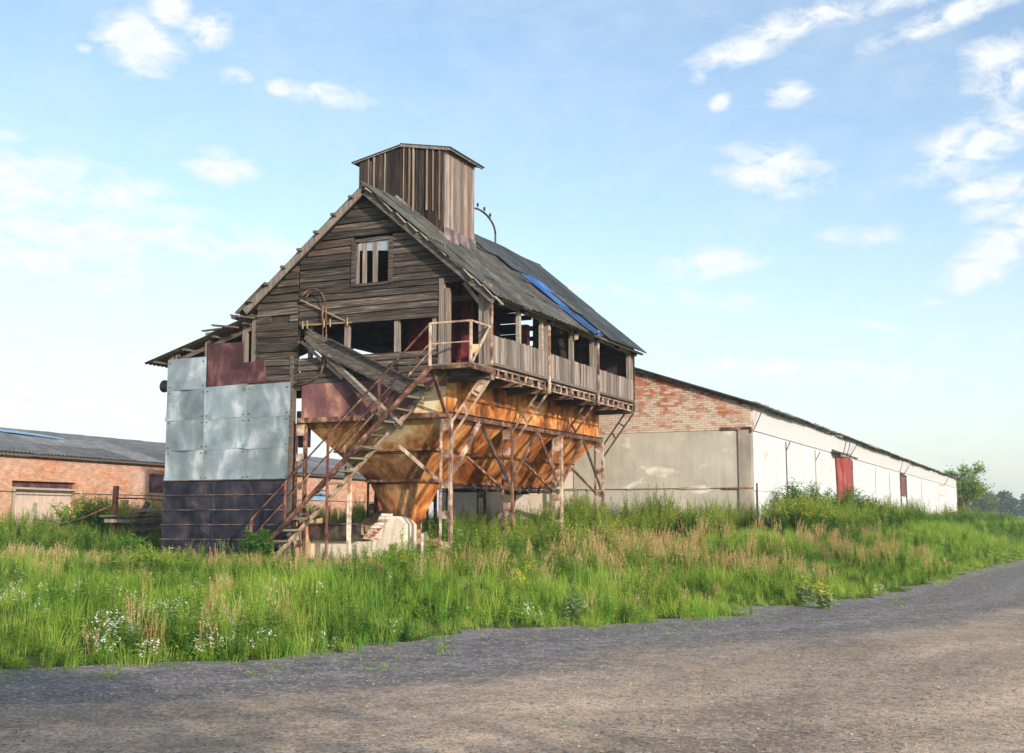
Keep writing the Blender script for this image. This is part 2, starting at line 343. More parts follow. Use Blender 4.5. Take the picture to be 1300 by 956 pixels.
# ------------------------------------------------------------------ mesh helpers
class MB:
    def __init__(self):
        self.v = []; self.f = []; self.mi = []
    def add(self, vs, fs, mi=0):
        k = len(self.v)
        self.v.extend([tuple(p) for p in vs])
        self.f.extend([tuple(i + k for i in f) for f in fs])
        self.mi.extend([mi] * len(fs))
    def hexa(self, p, mi=0):
        self.add(p, [(3, 2, 1, 0), (4, 5, 6, 7), (0, 1, 5, 4), (1, 2, 6, 5), (2, 3, 7, 6), (3, 0, 4, 7)], mi)
    def box(self, x0, x1, y0, y1, z0, z1, mi=0, j=0.0):
        p = [(x0, y0, z0), (x1, y0, z0), (x1, y1, z0), (x0, y1, z0), (x0, y0, z1), (x1, y0, z1), (x1, y1, z1), (x0, y1, z1)]
        if j:
            p = [(a + random.uniform(-j, j), b + random.uniform(-j, j), c + random.uniform(-j, j)) for a, b, c in p]
        self.hexa(p, mi)
    def bar(self, a, b, w, h, up=(0, 0, 1), mi=0):
        """rectangular bar from a to b; w across, h along 'up'"""
        a = Vector(a); b = Vector(b); d = (b - a).normalized(); up = Vector(up)
        s = d.cross(up)
        if s.length < 1e-4:
            s = d.cross(Vector((0, 1, 0)))
        s.normalize(); t = s.cross(d).normalized()
        s *= w / 2; t *= h / 2
        self.hexa([a - s - t, a + s - t, a + s + t, a - s + t, b - s - t, b + s - t, b + s + t, b - s + t], mi)
    def tube(self, pts, r, n=8, mi=0, rs=None):
        pts = [Vector(p) for p in pts]
        rings = []
        ref = None
        for i, p in enumerate(pts):
            d = (pts[min(i + 1, len(pts) - 1)] - pts[max(i - 1, 0)]).normalized()
            if ref is None:
                ref = Vector((0, 0, 1)) if abs(d.z) < 0.9 else Vector((1, 0, 0))
            s = d.cross(ref).normalized(); t = s.cross(d).normalized(); ref = t
            rr = rs[i] if rs else r
            rings.append([p + s * math.cos(2 * math.pi * k / n) * rr + t * math.sin(2 * math.pi * k / n) * rr for k in range(n)])
        vs = [q for ring in rings for q in ring]
        fs = []
        for i in range(len(pts) - 1):
            for k in range(n):
                a = i * n + k; b = i * n + (k + 1) % n
                fs.append((a, b, b + n, a + n))
        fs.append(tuple(range(n))[::-1]); fs.append(tuple((len(pts) - 1) * n + k for k in range(n)))
        self.add(vs, fs, mi)
    def plate(self, quad, th, mi=0):
        """thin solid plate from four corners"""
        q = [Vector(p) for p in quad]
        nrm = (q[1] - q[0]).cross(q[3] - q[0]).normalized() * th
        self.hexa([p for p in q] + [p + nrm for p in q], mi)
    def corr(self, o, u, v, lu, lv, amp=0.022, wl=0.17, th=0.008, seg=6, nv=3, sag=0.0, mi=0, rag=0.0):
        """corrugated sheet: waves across u, straight along v"""
        o = Vector(o); u = Vector(u).normalized(); v = Vector(v).normalized(); n = u.cross(v).normalized()
        if n.z < 0: n = -n
        nu = max(4, int(lu / wl * seg))
        vs = []
        ends = [(random.uniform(-rag, rag)) for _ in range(nu + 1)]
        for lay in (0, 1):
            for j in range(nv + 1):
                for i in range(nu + 1):
                    a = lu * i / nu; b = lv * j / nv
                    if j == 0: b += ends[i]
                    w = amp * math.sin(2 * math.pi * a / wl) - sag * math.sin(math.pi * j / nv) * math.sin(math.pi * i / nu)
                    vs.append(o + u * a + v * b + n * (w - lay * th))
        fs = []; W = nu + 1; L = W * (nv + 1)
        for j in range(nv):
            for i in range(nu):
                a = j * W + i
                fs.append((a, a + 1, a + W + 1, a + W)); fs.append((L + a + W, L + a + W + 1, L + a + 1, L + a))
        for i in range(nu):
            fs.append((L + i, L + i + 1, i + 1, i)); a = nv * W + i; fs.append((a, a + 1, L + a + 1, L + a))
        for j in range(nv):
            a = j * W; fs.append((a, a + W, L + a + W, L + a)); a = j * W + nu; fs.append((L + a, L + a + W, a + W, a))
        self.add(vs, fs, mi)
    def build(self, name, mats, parent=None, smooth=False, loc=None, bevel=0.0):
        me = bpy.data.meshes.new(name)
        off = Vector(loc) if loc is not None else Vector((0, 0, 0))
        me.from_pydata([Vector(p) - off for p in self.v], [], self.f)
        if isinstance(mats, str): mats = [mats]
        for mname in mats: me.materials.append(M[mname])
        if len(mats) > 1:
            me.polygons.foreach_set('material_index', self.mi)
        if smooth:
            me.polygons.foreach_set('use_smooth', [True] * len(me.polygons))
        me.update()
        o = bpy.data.objects.new(name, me)
        col.objects.link(o)
        o.location = off
        if parent is not None:
            attach(o, parent)
        return o

class Each:
    """every bar, box, plate or tube becomes a part of its own"""
    def __init__(self, name, mat, parent): self.a = (name, mat, parent)
    def __getattr__(self, k):
        def f(*p, **q):
            m = MB(); getattr(m, k)(*p, **q); return m.build(*self.a)
        return f

def world_loc(o):
    p = Vector(o.location)
    if o.parent is not None:
        p = o.matrix_parent_inverse @ p
        p = world_loc(o.parent) + p
    return p
def attach(o, parent):
    o.parent = parent
    o.matrix_parent_inverse = Matrix.Translation(-world_loc(parent))

def tag(o, label=None, cat=None, group=None, kind=None):
    if label: o['label'] = label
    if cat: o['category'] = cat
    if group: o['group'] = group
    if kind: o['kind'] = kind
    return o
def thing(name, loc, label, cat, group=None):
    o = bpy.data.objects.new(name, None)
    o.empty_display_size = 0.3
    o.location = loc
    col.objects.link(o)
    return tag(o, label, cat, group)
def copy_tree(o, parent=None):
    c = o.copy(); col.objects.link(c)
    if parent is not None:
        c.parent = parent
    for ch in list(o.children):
        copy_tree(ch, c)
    return c

# ------------------------------------------------------------------ terrain
EDGE = np.array([(-60, -40), (-30, -9.5), (-22, -1.0), (-17.97, 3.17), (-16.6, 4.58), (-15.5, 5.3), (-14.5, 5.56), (-13.1, 5.7), (-11.8, 6.0), (-10.4, 6.84), (-9.4, 7.6),
                 (-7.8, 8.5), (-5.4, 8.5), (-3.3, 9.6), (-0.5, 10.2), (4, 10.45), (9.4, 10.8), (20, 11.8), (60, 15.5), (200, 30), (700, 90)], float)
def edge_x(y):
    return np.interp(y, EDGE[:, 0], EDGE[:, 1]) + 0.22 * np.sin(np.asarray(y) * 2.3) + 0.13 * np.sin(np.asarray(y) * 5.1 + 1)
def sstep(t):
    t = np.clip(t, 0, 1)
    return t * t * (3 - 2 * t)
_lat = rng.random((256, 256))
def vnoise(x, y, s=1.0, seed=0):
    x = np.asarray(x, float) * s + 100.3 + seed * 17.7; y = np.asarray(y, float) * s + 77.1 + seed * 31.3
    xi = np.floor(x).astype(int); yi = np.floor(y).astype(int); fx = sstep(x - xi); fy = sstep(y - yi)
    g = lambda a, b: _lat[a % 256, b % 256]
    return (g(xi, yi) * (1 - fx) + g(xi + 1, yi) * fx) * (1 - fy) + (g(xi, yi + 1) * (1 - fx) + g(xi + 1, yi + 1) * fx) * fy
def ground_z(x, y):
    x = np.asarray(x, float); y = np.asarray(y, float)
    d = edge_x(y) - x
    k = sstep(d / 6.0)
    z = 0.42 * k + 0.80 * sstep((y + 1) / 14.0) * sstep(d / 5.5)
    z += k * 0.10 * (vnoise(x, y, 0.45) - 0.5)
    far = sstep((np.hypot(x - 13, y + 27) - 120) / 150)
    z = z + far * sstep(-d / 5 + 0) * 1.0
    return z

def grid_mesh(name, xs, ys, mat, dz=0.0, mask=None, kind='structure', parent=None):
    X, Y = np.meshgrid(xs, ys)
    Z = ground_z(X, Y) + dz
    nx, ny = len(xs), len(ys)
    vs = np.stack([X.ravel(), Y.ravel(), Z.ravel()], 1)
    fs = []
    for j in range(ny - 1):
        for i in range(nx - 1):
            a = j * nx + i
            fs.append((a, a + 1, a + nx + 1, a + nx))
    me = bpy.data.meshes.new(name); me.from_pydata(vs.tolist(), [], fs)
    me.polygons.foreach_set('use_smooth', [True] * len(me.polygons))
    me.materials.append(M[mat]); me.update()
    o = bpy.data.objects.new(name, me); col.objects.link(o)
    return tag(o, kind=kind)

def ground_material():
    m, nt = new_mat('soil'); g = N(nt)
    co = g.obj()
    a = g.noise(co, 0.9, 7, 0.65)
    b = g.noise(co, 14, 5, 0.7)
    c = g.ramp(a, [(0.3, (0.030, 0.055, 0.014)), (0.5, (0.055, 0.085, 0.022)), (0.7, (0.095, 0.105, 0.040))])
    c = g.hsv(c, 0.5, 1, g.maprange(b, 0.3, 0.7, 0.6, 1.4))
    g.out(c, 0.95, 0, g.bump(b, 0.6, 0.05), 0.1)
    M['soil'] = m
    m, nt = new_mat('gravel_road'); g = N(nt)
    co = g.obj()
    vor = g.node('ShaderNodeTexVoronoi'); g.link(co, vor.inputs['Vector']); vor.inputs['Scale'].default_value = 55
    vor2 = g.node('ShaderNodeTexVoronoi'); g.link(co, vor2.inputs['Vector']); vor2.inputs['Scale'].default_value = 30
    big = g.noise(g.mapping(co, (0.55, 0.16, 1), rot=(0, 0, -0.25)), 0.9, 5, 0.6)
    med = g.noise(co, 3.5, 7, 0.75)
    base = g.ramp(g.math('ADD', g.math('MULTIPLY', big, 0.5), g.math('MULTIPLY', med, 0.5)),
                  [(0.38, (0.175, 0.140, 0.112)), (0.5, (0.305, 0.234, 0.172)), (0.62, (0.45, 0.335, 0.235))])
    sepc = g.node('ShaderNodeSeparateColor'); g.link(vor.outputs['Color'], sepc.inputs[0])
    sepd = g.node('ShaderNodeSeparateColor'); g.link(vor2.outputs['Color'], sepd.inputs[0])
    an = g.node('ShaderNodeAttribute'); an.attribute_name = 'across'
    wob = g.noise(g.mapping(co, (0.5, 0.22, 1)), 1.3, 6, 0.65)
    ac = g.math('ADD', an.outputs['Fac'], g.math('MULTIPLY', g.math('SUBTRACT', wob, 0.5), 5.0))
    verge_grey = g.ramp(med, [(0.36, (0.085, 0.083, 0.090)), (0.5, (0.140, 0.135, 0.140)), (0.64, (0.215, 0.200, 0.195))])
    base = g.mix(g.maprange(ac, 2.2, 4.4, 0.95, 0.0), base, verge_grey)      # darker blue-grey near the verge, tan farther out
    tr1 = g.math('ABSOLUTE', g.math('SUBTRACT', g.math('PINGPONG', g.math('ADD', an.outputs['Fac'], g.math('MULTIPLY', wob, 0.5)), 0.95), 0.12))
    base = g.hsv(base, 0.5, 1.0, g.maprange(tr1, 0.0, 0.45, 1.16, 0.93))   # worn wheel tracks
    c = g.hsv(base, 0.5, g.maprange(sepc.outputs[1], 0, 1, 0.6, 1.3), g.maprange(sepc.outputs[0], 0, 1, 0.62, 1.45))
    c = g.mix(g.ramp(sepd.outputs[0], [(0.90, 0.0), (0.93, 0.75)]), c, (0.44, 0.39, 0.33))
    c = g.mix(g.ramp(sepd.outputs[1], [(0.93, 0.0), (0.95, 0.55)]), c, (0.06, 0.055, 0.055))
    moss = g.noise(g.mapping(co, (0.5, 0.25, 1), loc=(3, 3, 0)), 1.4, 6, 0.75)
    c = g.mix(g.ramp(moss, [(0.60, 0.0), (0.72, 0.6)]), c, (0.14, 0.16, 0.06))
    h = g.math('ADD', g.math('MULTIPLY', vor.outputs['Distance'], -0.8), g.math('MULTIPLY', vor2.outputs['Distance'], -0.6))
    h = g.math('ADD', h, g.math('MULTIPLY', med, 1.2))
    g.out(c, 0.92, 0, g.bump(h, 0.45, 0.015), 0.2)
    M['gravel_road'] = m
ground_material()

def axis(parts):
    out = []
    for a, b, n in parts:
        out.extend(np.linspace(a, b, n, endpoint=False))
    out.append(parts[-1][1])
    return np.array(out)
grid_mesh('ground', axis([(-900, -120, 12), (-120, -40, 20), (-40, 16, 112), (16, 60, 22), (60, 900, 14)]), axis([(-120, -40, 12), (-40, 45, 150), (45, 140, 30), (140, 1600, 24)]), 'soil')
# gravel road: sheet from the ragged grass edge to the far verge
ys = np.concatenate([np.linspace(-60, -24, 30), np.linspace(-23.8, 25, 260), np.linspace(26, 200, 60), np.linspace(210, 700, 15)])
vs, fs = [], []
nt_ = 26
for j, y in enumerate(ys):
    x0 = float(edge_x(y)) - 0.5; wdt = 15 + 0.02 * max(0, y)
    for i in range(nt_ + 1):
        x = x0 + (wdt + 0.5) * (i / nt_) ** 1.3
        vs.append((x, y, float(ground_z(x, y)) + 0.006 + 0.012 * float(vnoise(x, y, 1.3, 3))))
for j in range(len(ys) - 1):
    for i in range(nt_):
        a = j * (nt_ + 1) + i
        fs.append((a, a + 1, a + nt_ + 2, a + nt_ + 1))
me = bpy.data.meshes.new('road'); me.from_pydata(vs, [], fs)
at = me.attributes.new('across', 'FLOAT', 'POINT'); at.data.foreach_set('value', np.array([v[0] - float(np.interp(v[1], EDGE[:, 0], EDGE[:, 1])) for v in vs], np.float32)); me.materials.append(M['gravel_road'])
me.polygons.foreach_set('use_smooth', [True] * len(me.polygons))
road = bpy.data.objects.new('road', me); col.objects.link(road); tag(road, kind='structure')

def gz(x, y):
    return float(ground_z(x, y))

# ------------------------------------------------------------------ grain elevator
EL = thing('grain_elevator', (-3.6, 5.5, 0.5), 'tall derelict wooden grain elevator raised on rusty hoppers and steel posts', 'grain elevator')
RX, RZ = -3.7, 10.62          # ridge
SR = 0.848                    # right slope (rise per metre)
SL = 0.80                     # left slope
EX_R, EX_L = 0.30, -7.95
def roof_r(x): return RZ - SR * (x - RX)
def roof_l(x): return RZ - SL * (RX - x)
LEN = 11.2

def subtract(seg, holes):
    out = [seg]
    for a, b in holes:
        nxt = []
        for s, e in out:
            if b <= s or a >= e: nxt.append((s, e)); continue
            if a > s: nxt.append((s, a))
            if b < e: nxt.append((b, e))
        out = nxt
    return [(s, e) for s, e in out if e - s > 0.06]

def lap_planks(mb, x0f, x1f, z0, z1, y, holes, h=0.195, out=-1, axis='x', maxlen=4.5):
    """horizontal lapped boards; holes are (a0,a1,z0,z1)"""
    z = z0
    while z < z1 - 0.02:
        hh = h * random.uniform(0.9, 1.1)
        zt = min(z + hh, z1)
        zm = (z + zt) / 2
        a, b = x0f(zm), x1f(zm)
        if b - a > 0.08:
            segs = subtract((a, b), [(p, q) for p, q, c, d in holes if zt > c + 0.05 and z < d - 0.05])
            cut = []
            for s, e in segs:
                while e - s > maxlen:
                    k = s + random.uniform(1.6, maxlen - 0.6)
                    cut.append((s, k - 0.004)); s = k + 0.004
                cut.append((s, e))
            for s, e in cut:
                if random.random() < 0.02: continue
                s += random.uniform(-0.012, 0.012); e += random.uniform(-0.012, 0.012)
                t1 = random.uniform(-0.02, 0.016); t2 = random.uniform(-0.02, 0.016)
                tb = random.uniform(0.030, 0.058)     # bottom lip stands out
                lo1, lo2 = z - 0.012 + t1, z - 0.012 + t2
                up1, up2 = zt - 0.022 + t1, zt - 0.022 + t2
                o = out
                pts = [(s, y, lo1), (e, y, lo2), (e, y + o * tb, lo2), (s, y + o * tb, lo1),
                       (s, y, up1), (e, y, up2), (e, y + o * 0.008, up2), (s, y + o * 0.008, up1)]
                if axis == 'y':
                    pts = [(q, p, r) for p, q, r in pts]
                if (o < 0) != (axis == 'y'):
                    pts = [pts[3], pts[2], pts[1], pts[0], pts[7], pts[6], pts[5], pts[4]]
                mb.hexa(pts)
        z = zt

# --- floor and inner structure
mb = MB()
k = -7.3
while k < -0.02:
    w = min(0.22, -0.02 - k)
    mb.box(k, k + w - 0.012, 0.06, LEN, 5.46, 5.53)
    k += w
for x in (-7.2, -5.8, -4.4, -3.0, -1.6, -0.25):
    mb.box(x - 0.09, x + 0.09, -0.02, LEN + 0.05, 5.28, 5.455)
for y in (0.15, 1.9, 3.75, 5.6, 7.5, 9.4, 11.0):
    mb.box(-7.3, 0.02, y - 0.07, y + 0.07, 5.12, 5.277)
mb.build('floor_deck', 'board_dark', EL)

# gable wall
mb = MB()
gl = lambda z: max(-5.9, RX - (RZ - 0.10 - z) / SL)
gr = lambda z: min(-0.12, RX + (RZ - 0.10 - z) / SR)
WIN = (-4.15, -2.92, 7.92, 9.12)
STRIP = (-5.86, -1.46, 6.06, 6.93)
DOOR = (-1.44, 0.3, 5.0, 7.78)
lap_planks(mb, gl, gr, 5.27, 10.40, 0.0, [WIN, STRIP, DOOR])
lap_planks(mb, lambda z: max(-7.32, RX - (RZ - 0.10 - z) / SL), lambda z: -5.93, 5.24, 8.95, -0.01, [(-6.85, -6.2, 7.12, 7.24)], h=0.2)
mb.build('gable_wall', 'siding_wood', EL)
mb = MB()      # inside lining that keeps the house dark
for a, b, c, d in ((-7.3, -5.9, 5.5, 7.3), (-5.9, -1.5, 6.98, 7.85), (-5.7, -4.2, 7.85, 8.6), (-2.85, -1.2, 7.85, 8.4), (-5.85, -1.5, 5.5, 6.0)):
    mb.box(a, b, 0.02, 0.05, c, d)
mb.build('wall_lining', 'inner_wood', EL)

# window in the gable: frame, boards nailed across
mb = MB()
mb.box(-4.19, -4.05, -0.07, 0.05, 7.88, 9.16); mb.box(-3.02, -2.9, -0.07, 0.05, 7.88, 9.16)
mb.box(-4.05, -3.02, -0.075, 0.05, 9.08, 9.17); mb.box(-4.05, -3.02, -0.075, 0.05, 7.86, 7.93)
win = mb.build('window', 'siding_wood', EL)
for x, w, zt in ((-3.79, 0.11, 9.08), (-3.45, 0.16, 9.08), (-4.0, 0.07, 9.05)):
    mb = MB(); mb.box(x - w / 2, x + w / 2, -0.03, 0.0, 7.93, zt, j=0.012)
    mb.build('board', 'post_wood', win)
mb = MB()
mb.plate([(-3.99, -0.005, 8.86), (-3.03, -0.005, 8.78), (-3.03, -0.005, 9.08), (-3.99, -0.005, 9.08)], 0.012)
mb.build('tin_scrap', 'tin', win)

# studs in the open strip
for x, w in ((-5.55, 0.10), (-4.35, 0.13), (-2.78, 0.13), (-1.62, 0.14)):
    mb = MB(); mb.box(x - w / 2, x + w / 2, 0.0, 0.12, 6.0, 6.97, j=0.008)
    mb.build('stud', 'post_wood', EL)
mb = MB()      # drooping splintered board under the strip's upper edge
mb.bar((-5.85, -0.05, 6.93), (-1.46, -0.05, 6.90), 0.03, 0.10)
mb.build('strip_lintel', 'siding_wood', EL)

# door opening: jambs and the angled head
mb = MB()
mb.box(-1.46, -1.33, -0.07, 0.10, 5.55, 7.86, j=0.006)
mb.box(-1.31, -1.19, -0.03, 0.12, 5.55, 7.60, j=0.006)
mb.build('door_frame', 'post_wood', EL)
mb = MB()
mb.box(-0.30, -0.17, -0.05, 0.12, 5.5, 7.70, j=0.006)
mb.box(-0.15, 0.0, -0.09, 0.10, 5.48, 7.62, j=0.004)
mb.bar((-0.30, 0.0, 7.15), (-0.75, 0.0, 7.70), 0.07, 0.10)
mb.build('corner_post', 'post_wood', EL)
mb = MB()
mb.plate([(-0.97, 0.75, 5.90), (-0.62, 0.75, 5.93), (-0.58, 0.75, 6.17), (-0.90, 0.75, 6.19)], 0.02)
mb.build('notice_board', 'paper', EL)

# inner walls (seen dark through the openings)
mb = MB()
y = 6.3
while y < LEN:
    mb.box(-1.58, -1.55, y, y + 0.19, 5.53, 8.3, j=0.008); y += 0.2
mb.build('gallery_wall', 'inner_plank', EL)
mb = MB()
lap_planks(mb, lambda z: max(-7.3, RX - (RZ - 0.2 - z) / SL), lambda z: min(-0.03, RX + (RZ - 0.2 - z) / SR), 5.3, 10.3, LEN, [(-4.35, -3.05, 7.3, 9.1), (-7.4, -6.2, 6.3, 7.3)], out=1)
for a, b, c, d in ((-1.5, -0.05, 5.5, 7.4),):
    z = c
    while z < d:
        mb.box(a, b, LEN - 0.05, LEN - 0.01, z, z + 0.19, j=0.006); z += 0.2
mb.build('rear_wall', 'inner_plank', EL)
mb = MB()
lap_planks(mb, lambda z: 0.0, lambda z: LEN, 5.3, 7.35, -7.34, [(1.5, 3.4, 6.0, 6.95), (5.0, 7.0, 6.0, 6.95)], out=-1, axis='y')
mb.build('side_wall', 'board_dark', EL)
# red cleaning machine inside
mb = MB()
mb.box(-3.6, -1.9, 2.0, 4.6, 6.0, 8.3); mb.box(-3.4, -2.7, 2.3, 4.3, 8.3, 8.9)
for x, y in ((-3.5, 2.1), (-2.0, 2.1), (-3.5, 4.5), (-2.0, 4.5)):
    mb.box(x - 0.07, x + 0.07, y - 0.07, y + 0.07, 5.53, 6.0)
mb.build('cleaning_machine', 'red_paint', EL)
for q in ((-1.5, -1.25, 2.5, 2.8, 5.53, 7.9), (-1.45, -1.25, 1.2, 1.5, 5.53, 8.1), (-0.95, -0.75, 4.0, 4.2, 5.53, 7.2)):
    mb = MB(); mb.box(*q); mb.build('grain_pipe', 'door_red' if q[2] > 4.5 else 'red_paint', EL)

for y in (0.9, 1.25, 2.3, 2.65, 3.3):
    mb = MB(); mb.bar((-1.3, y, roof_r(-1.3) - 0.17), (-0.15, y + 0.05, roof_r(-0.15) - 0.17), 0.26, 0.02); mb.build('red_board', 'door_red', EL)
# rafters, purlins
mb = Each('rafter', 'inner_plank', EL)
for y in (0.25, 1.9, 3.75, 5.6, 7.5, 9.4, 11.0):
    mb.bar((RX, y, RZ - 0.2), (EX_R - 0.1, y, roof_r(EX_R - 0.1) - 0.2), 0.07, 0.14)
    mb.bar((RX, y, RZ - 0.2), (EX_L + 0.1, y, roof_l(EX_L + 0.1) - 0.2), 0.07, 0.14)
    mb.bar((-6.6, y, 7.35), (-0.5, y, 7.35), 0.08, 0.14)

mb = Each('purlin', 'board_dark', EL)
for t in np.linspace(0.08, 0.98, 8):
    x = RX + (EX_R - RX) * t
    mb.bar((x, -0.35, roof_r(x) - 0.085), (x, LEN + 0.35, roof_r(x) - 0.085), 0.09, 0.06)
    x = RX + (EX_L - RX) * t
    mb.bar((x, -0.42 - 0.05 * random.random(), roof_l(x) - 0.06), (x, LEN + 0.35, roof_l(x) - 0.085), 0.13, 0.07)

for s in (1, -1):
    mb = MB()
    x1 = EX_R - 0.02 if s > 0 else -7.55
    z1 = (roof_r if s > 0 else roof_l)(x1)
    mb.bar((RX + 0.0 * s, -0.30, RZ - 0.15), (x1, -0.30, z1 - 0.15), 0.05, 0.20)
    if s > 0:
        mb.bar((RX + 0.3, -0.19, RZ - 0.50), (x1 - 0.2, -0.19, z1 - 0.10), 0.04, 0.10)
    mb.build('barge_board', 'post_wood' if s < 0 else 'board_dark', EL)

# roof sheets
ur = Vector((0, 1, 0))
vr = Vector((EX_R - RX, 0, -(EX_R - RX) * SR)).normalized()     # down the right slope
sl_len = math.hypot(EX_R - RX, (EX_R - RX) * SR)
def right_sheet(mb, y, w, s0, s1, lift=0.0, jit=0.02, sag=0.0, **kw):
    """sheet from distance s1 (lower edge) up to s0 on the right slope"""
    low = Vector((RX, y, RZ)) + vr * s1
    n = Vector((SR, 0, 1)).normalized()
    low += n * (lift + random.uniform(0, jit)); low.y += random.uniform(-jit, jit)
    up = -vr + Vector((0, random.uniform(-jit, jit) * 0.7, 0)) + n * random.uniform(-jit, jit) * 0.6
    mb.corr(low, ur, up, w, s1 - s0, sag=sag, **kw)
old = MB(); new = MB(); blue = MB()
rows = [(0.0, 1.45), (1.35, 2.8), (2.7, 4.1), (4.0, sl_len + 0.05)]
y = -0.42
while y < 6.0:
    for i, (a, b) in enumerate(rows):
        lim = 6.3 + 0.0 * i
        if y > lim: continue
        ex = random.uniform(-0.03, 0.05)
        right_sheet(old, y + random.uniform(-0.03, 0.03), 1.0, a, b + ex, lift=0.012 * (4 - i), jit=0.035, sag=0.03, rag=0.025, nv=4)
    y += 0.93
y = 6.1
while y < 10.9:
    for i, (a, b) in enumerate(rows):
        if y < 7.4 and i >= 2: continue
        right_sheet(new, y, 1.0, a, b, lift=0.05 + 0.012 * (4 - i), jit=0.010, nv=3)
    y += 0.9
for k, y in enumerate((6.05, 6.72)):
    right_sheet(blue, y - 0.02 + 0.02 * k, 0.74, 2.35 - 0.1 * k, 4.0 - 0.2 * k, lift=0.085, jit=0.02, amp=0.03, wl=0.14, nv=4)
    right_sheet(blue, y + 0.03 - 0.06 * k, 0.70, 3.8 - 0.2 * k, sl_len + 0.08 - 0.05 * k, lift=0.06, jit=0.02, amp=0.03, wl=0.14, nv=4, rag=0.03)
for k, (y, a, b) in enumerate(((4.9, 0.2, 1.5), (5.6, 0.9, 2.2))):
    right_sheet(new, y, 0.9, a, b, lift=0.11, jit=0.03, nv=3)
lo = MB(); right_sheet(lo, 7.0, 0.7, 3.1, 4.2, lift=0.13, jit=0.02, nv=3); lo.build('loose_roof_sheet', 'old_slate', EL)
o = old.build('old_roof_sheet', 'old_slate', EL); o['label'] = 'mossy broken corrugated roof sheets'
o = new.build('rear_roof_sheet', 'dark_slate', EL); o['label'] = 'dark slate corrugated roof sheets'
o = blue.build('blue_roof_sheet', 'blue_metal', EL); o['label'] = 'bright blue corrugated metal strip'
lft = MB()
vl = Vector((EX_L - RX, 0, (EX_L - RX) * SL)).normalized()
for y in np.arange(-0.1, 11.0, 0.93):
    for i, (a, b) in enumerate(rows):
        yy = (-0.42 if i == 3 else -0.25) if y < 0.3 else y
        low = Vector((RX, yy, RZ)) + vl * min(b, 5.43) + Vector((0, 0, 0.03 + 0.01 * (4 - i)))
        lft.corr(low, ur, -vl, 1.0, b - a, nv=2)
lft.build('left_roof_sheet', 'warm_slate', EL)
mb = MB()
mb.plate([(RX, -0.26, RZ - 0.13), (EX_L + 0.15, -0.26, roof_l(EX_L + 0.15) - 0.13), (EX_L + 0.15, 11.6, roof_l(EX_L + 0.15) - 0.13), (RX, 11.6, RZ - 0.13)], 0.02)
mb.build('roof_boarding', 'inner_plank', EL)
mb = MB()
mb.tube([(RX, y_, RZ + 0.05 + 0.02 * math.sin(y_ * 1.7)) for y_ in np.linspace(3.4, 11.65, 20)], 0.09, 8)
mb.build('ridge_cap', 'dark_slate', EL, smooth=True)
# wooden laths poking out along the right barge
mb = Each('verge_lath', 'board_pale', EL)
for t in np.arange(0.2, sl_len, 0.42):
    p = Vector((RX, -0.36, RZ)) + vr * t
    q = p + vr * random.uniform(0.25, 0.5)
    mb.bar(p + Vector((0, random.uniform(-0.07, 0.03), random.uniform(-0.03, 0.03))), q + Vector((0, random.uniform(-0.07, 0.0), random.uniform(-0.06, 0.0))), 0.06, 0.03)


# cupola
CX0, CX1, CY0, CY1 = -4.95, -2.17, 1.5, 3.35
cup = bpy.data.objects.new('cupola', None); cup.location = (-3.6, 2.4, 9.5); col.objects.link(cup); attach(cup, EL)
mb = MB()
x = CX0
cm = (CX0 + CX1) / 2
def ctop(x): return 12.20 - 0.20 * abs(x - cm)
while x < CX1 - 0.01:
    w = min(random.uniform(0.11, 0.15), CX1 - x)
    zb = (roof_r(x + w / 2) if x > RX else roof_l(x)) + 0.02
    mb.box(x + 0.004, x + w - 0.004, CY0 - 0.03 + random.uniform(-0.03, 0.015), CY0 + 0.01, zb, ctop(x + w / 2) - 0.03 - random.random() ** 3 * 0.08, j=0.010)
    x += w
mb.build('front_wall', 'dark_vertical_wood', cup)
mb = MB(); x = CX0 + 0.1
while x < CX1 - 0.1:
    if random.random() < 0.75:
        zb = (roof_r(x) if x > RX else roof_l(x)) + random.random() ** 2 * 0.7
        mb.box(x, x + random.uniform(0.02, 0.045), CY0 - 0.075, CY0 - 0.03, zb, ctop(x) - 0.05, j=0.010)
    x += random.uniform(0.14, 0.24)
mb.build('batten_strip', 'post_wood', cup)
mb = MB()
y = CY0
while y < CY1 - 0.01:
    w = min(random.uniform(0.10, 0.14), CY1 - y)
    mb.box(CX1 - 0.01, CX1 + 0.03 + random.uniform(-0.008, 0.008), y + 0.003, y + w - 0.003, roof_r(CX1) + 0.02, 11.93, j=0.005)
    mb.box(CX0 - 0.03, CX0 + 0.01, y + 0.003, y + w - 0.003, roof_l(CX0) + 0.02, 11.93)
    y += w
x = CX0
while x < CX1 - 0.01:
    w = min(0.14, CX1 - x)
    mb.box(x + 0.004, x + w - 0.004, CY1 - 0.01, CY1 + 0.03, (roof_r(x) if x > RX else roof_l(x)), ctop(x + w / 2) - 0.03)
    x += w
mb.build('wall', 'vertical_wood', cup)
mb = MB()
mb.box(CX1 + 0.034, CX1 + 0.045, CY0 - 0.05, CY1 + 0.05, roof_r(CX1) - 0.05, roof_r(CX1) + 0.36)
mb.plate([(CX0 + 1.25, CY0 - 0.055, roof_r(CX0 + 1.25) + 0.0), (CX1 + 0.03, CY0 - 0.055, roof_r(CX1)), (CX1 + 0.03, CY0 - 0.055, roof_r(CX1) + 0.16), (CX0 + 1.25, CY0 - 0.055, roof_r(CX0 + 1.25) + 0.16)], 0.01)
mb.build('flashing', 'flashing', cup)
mb = MB()
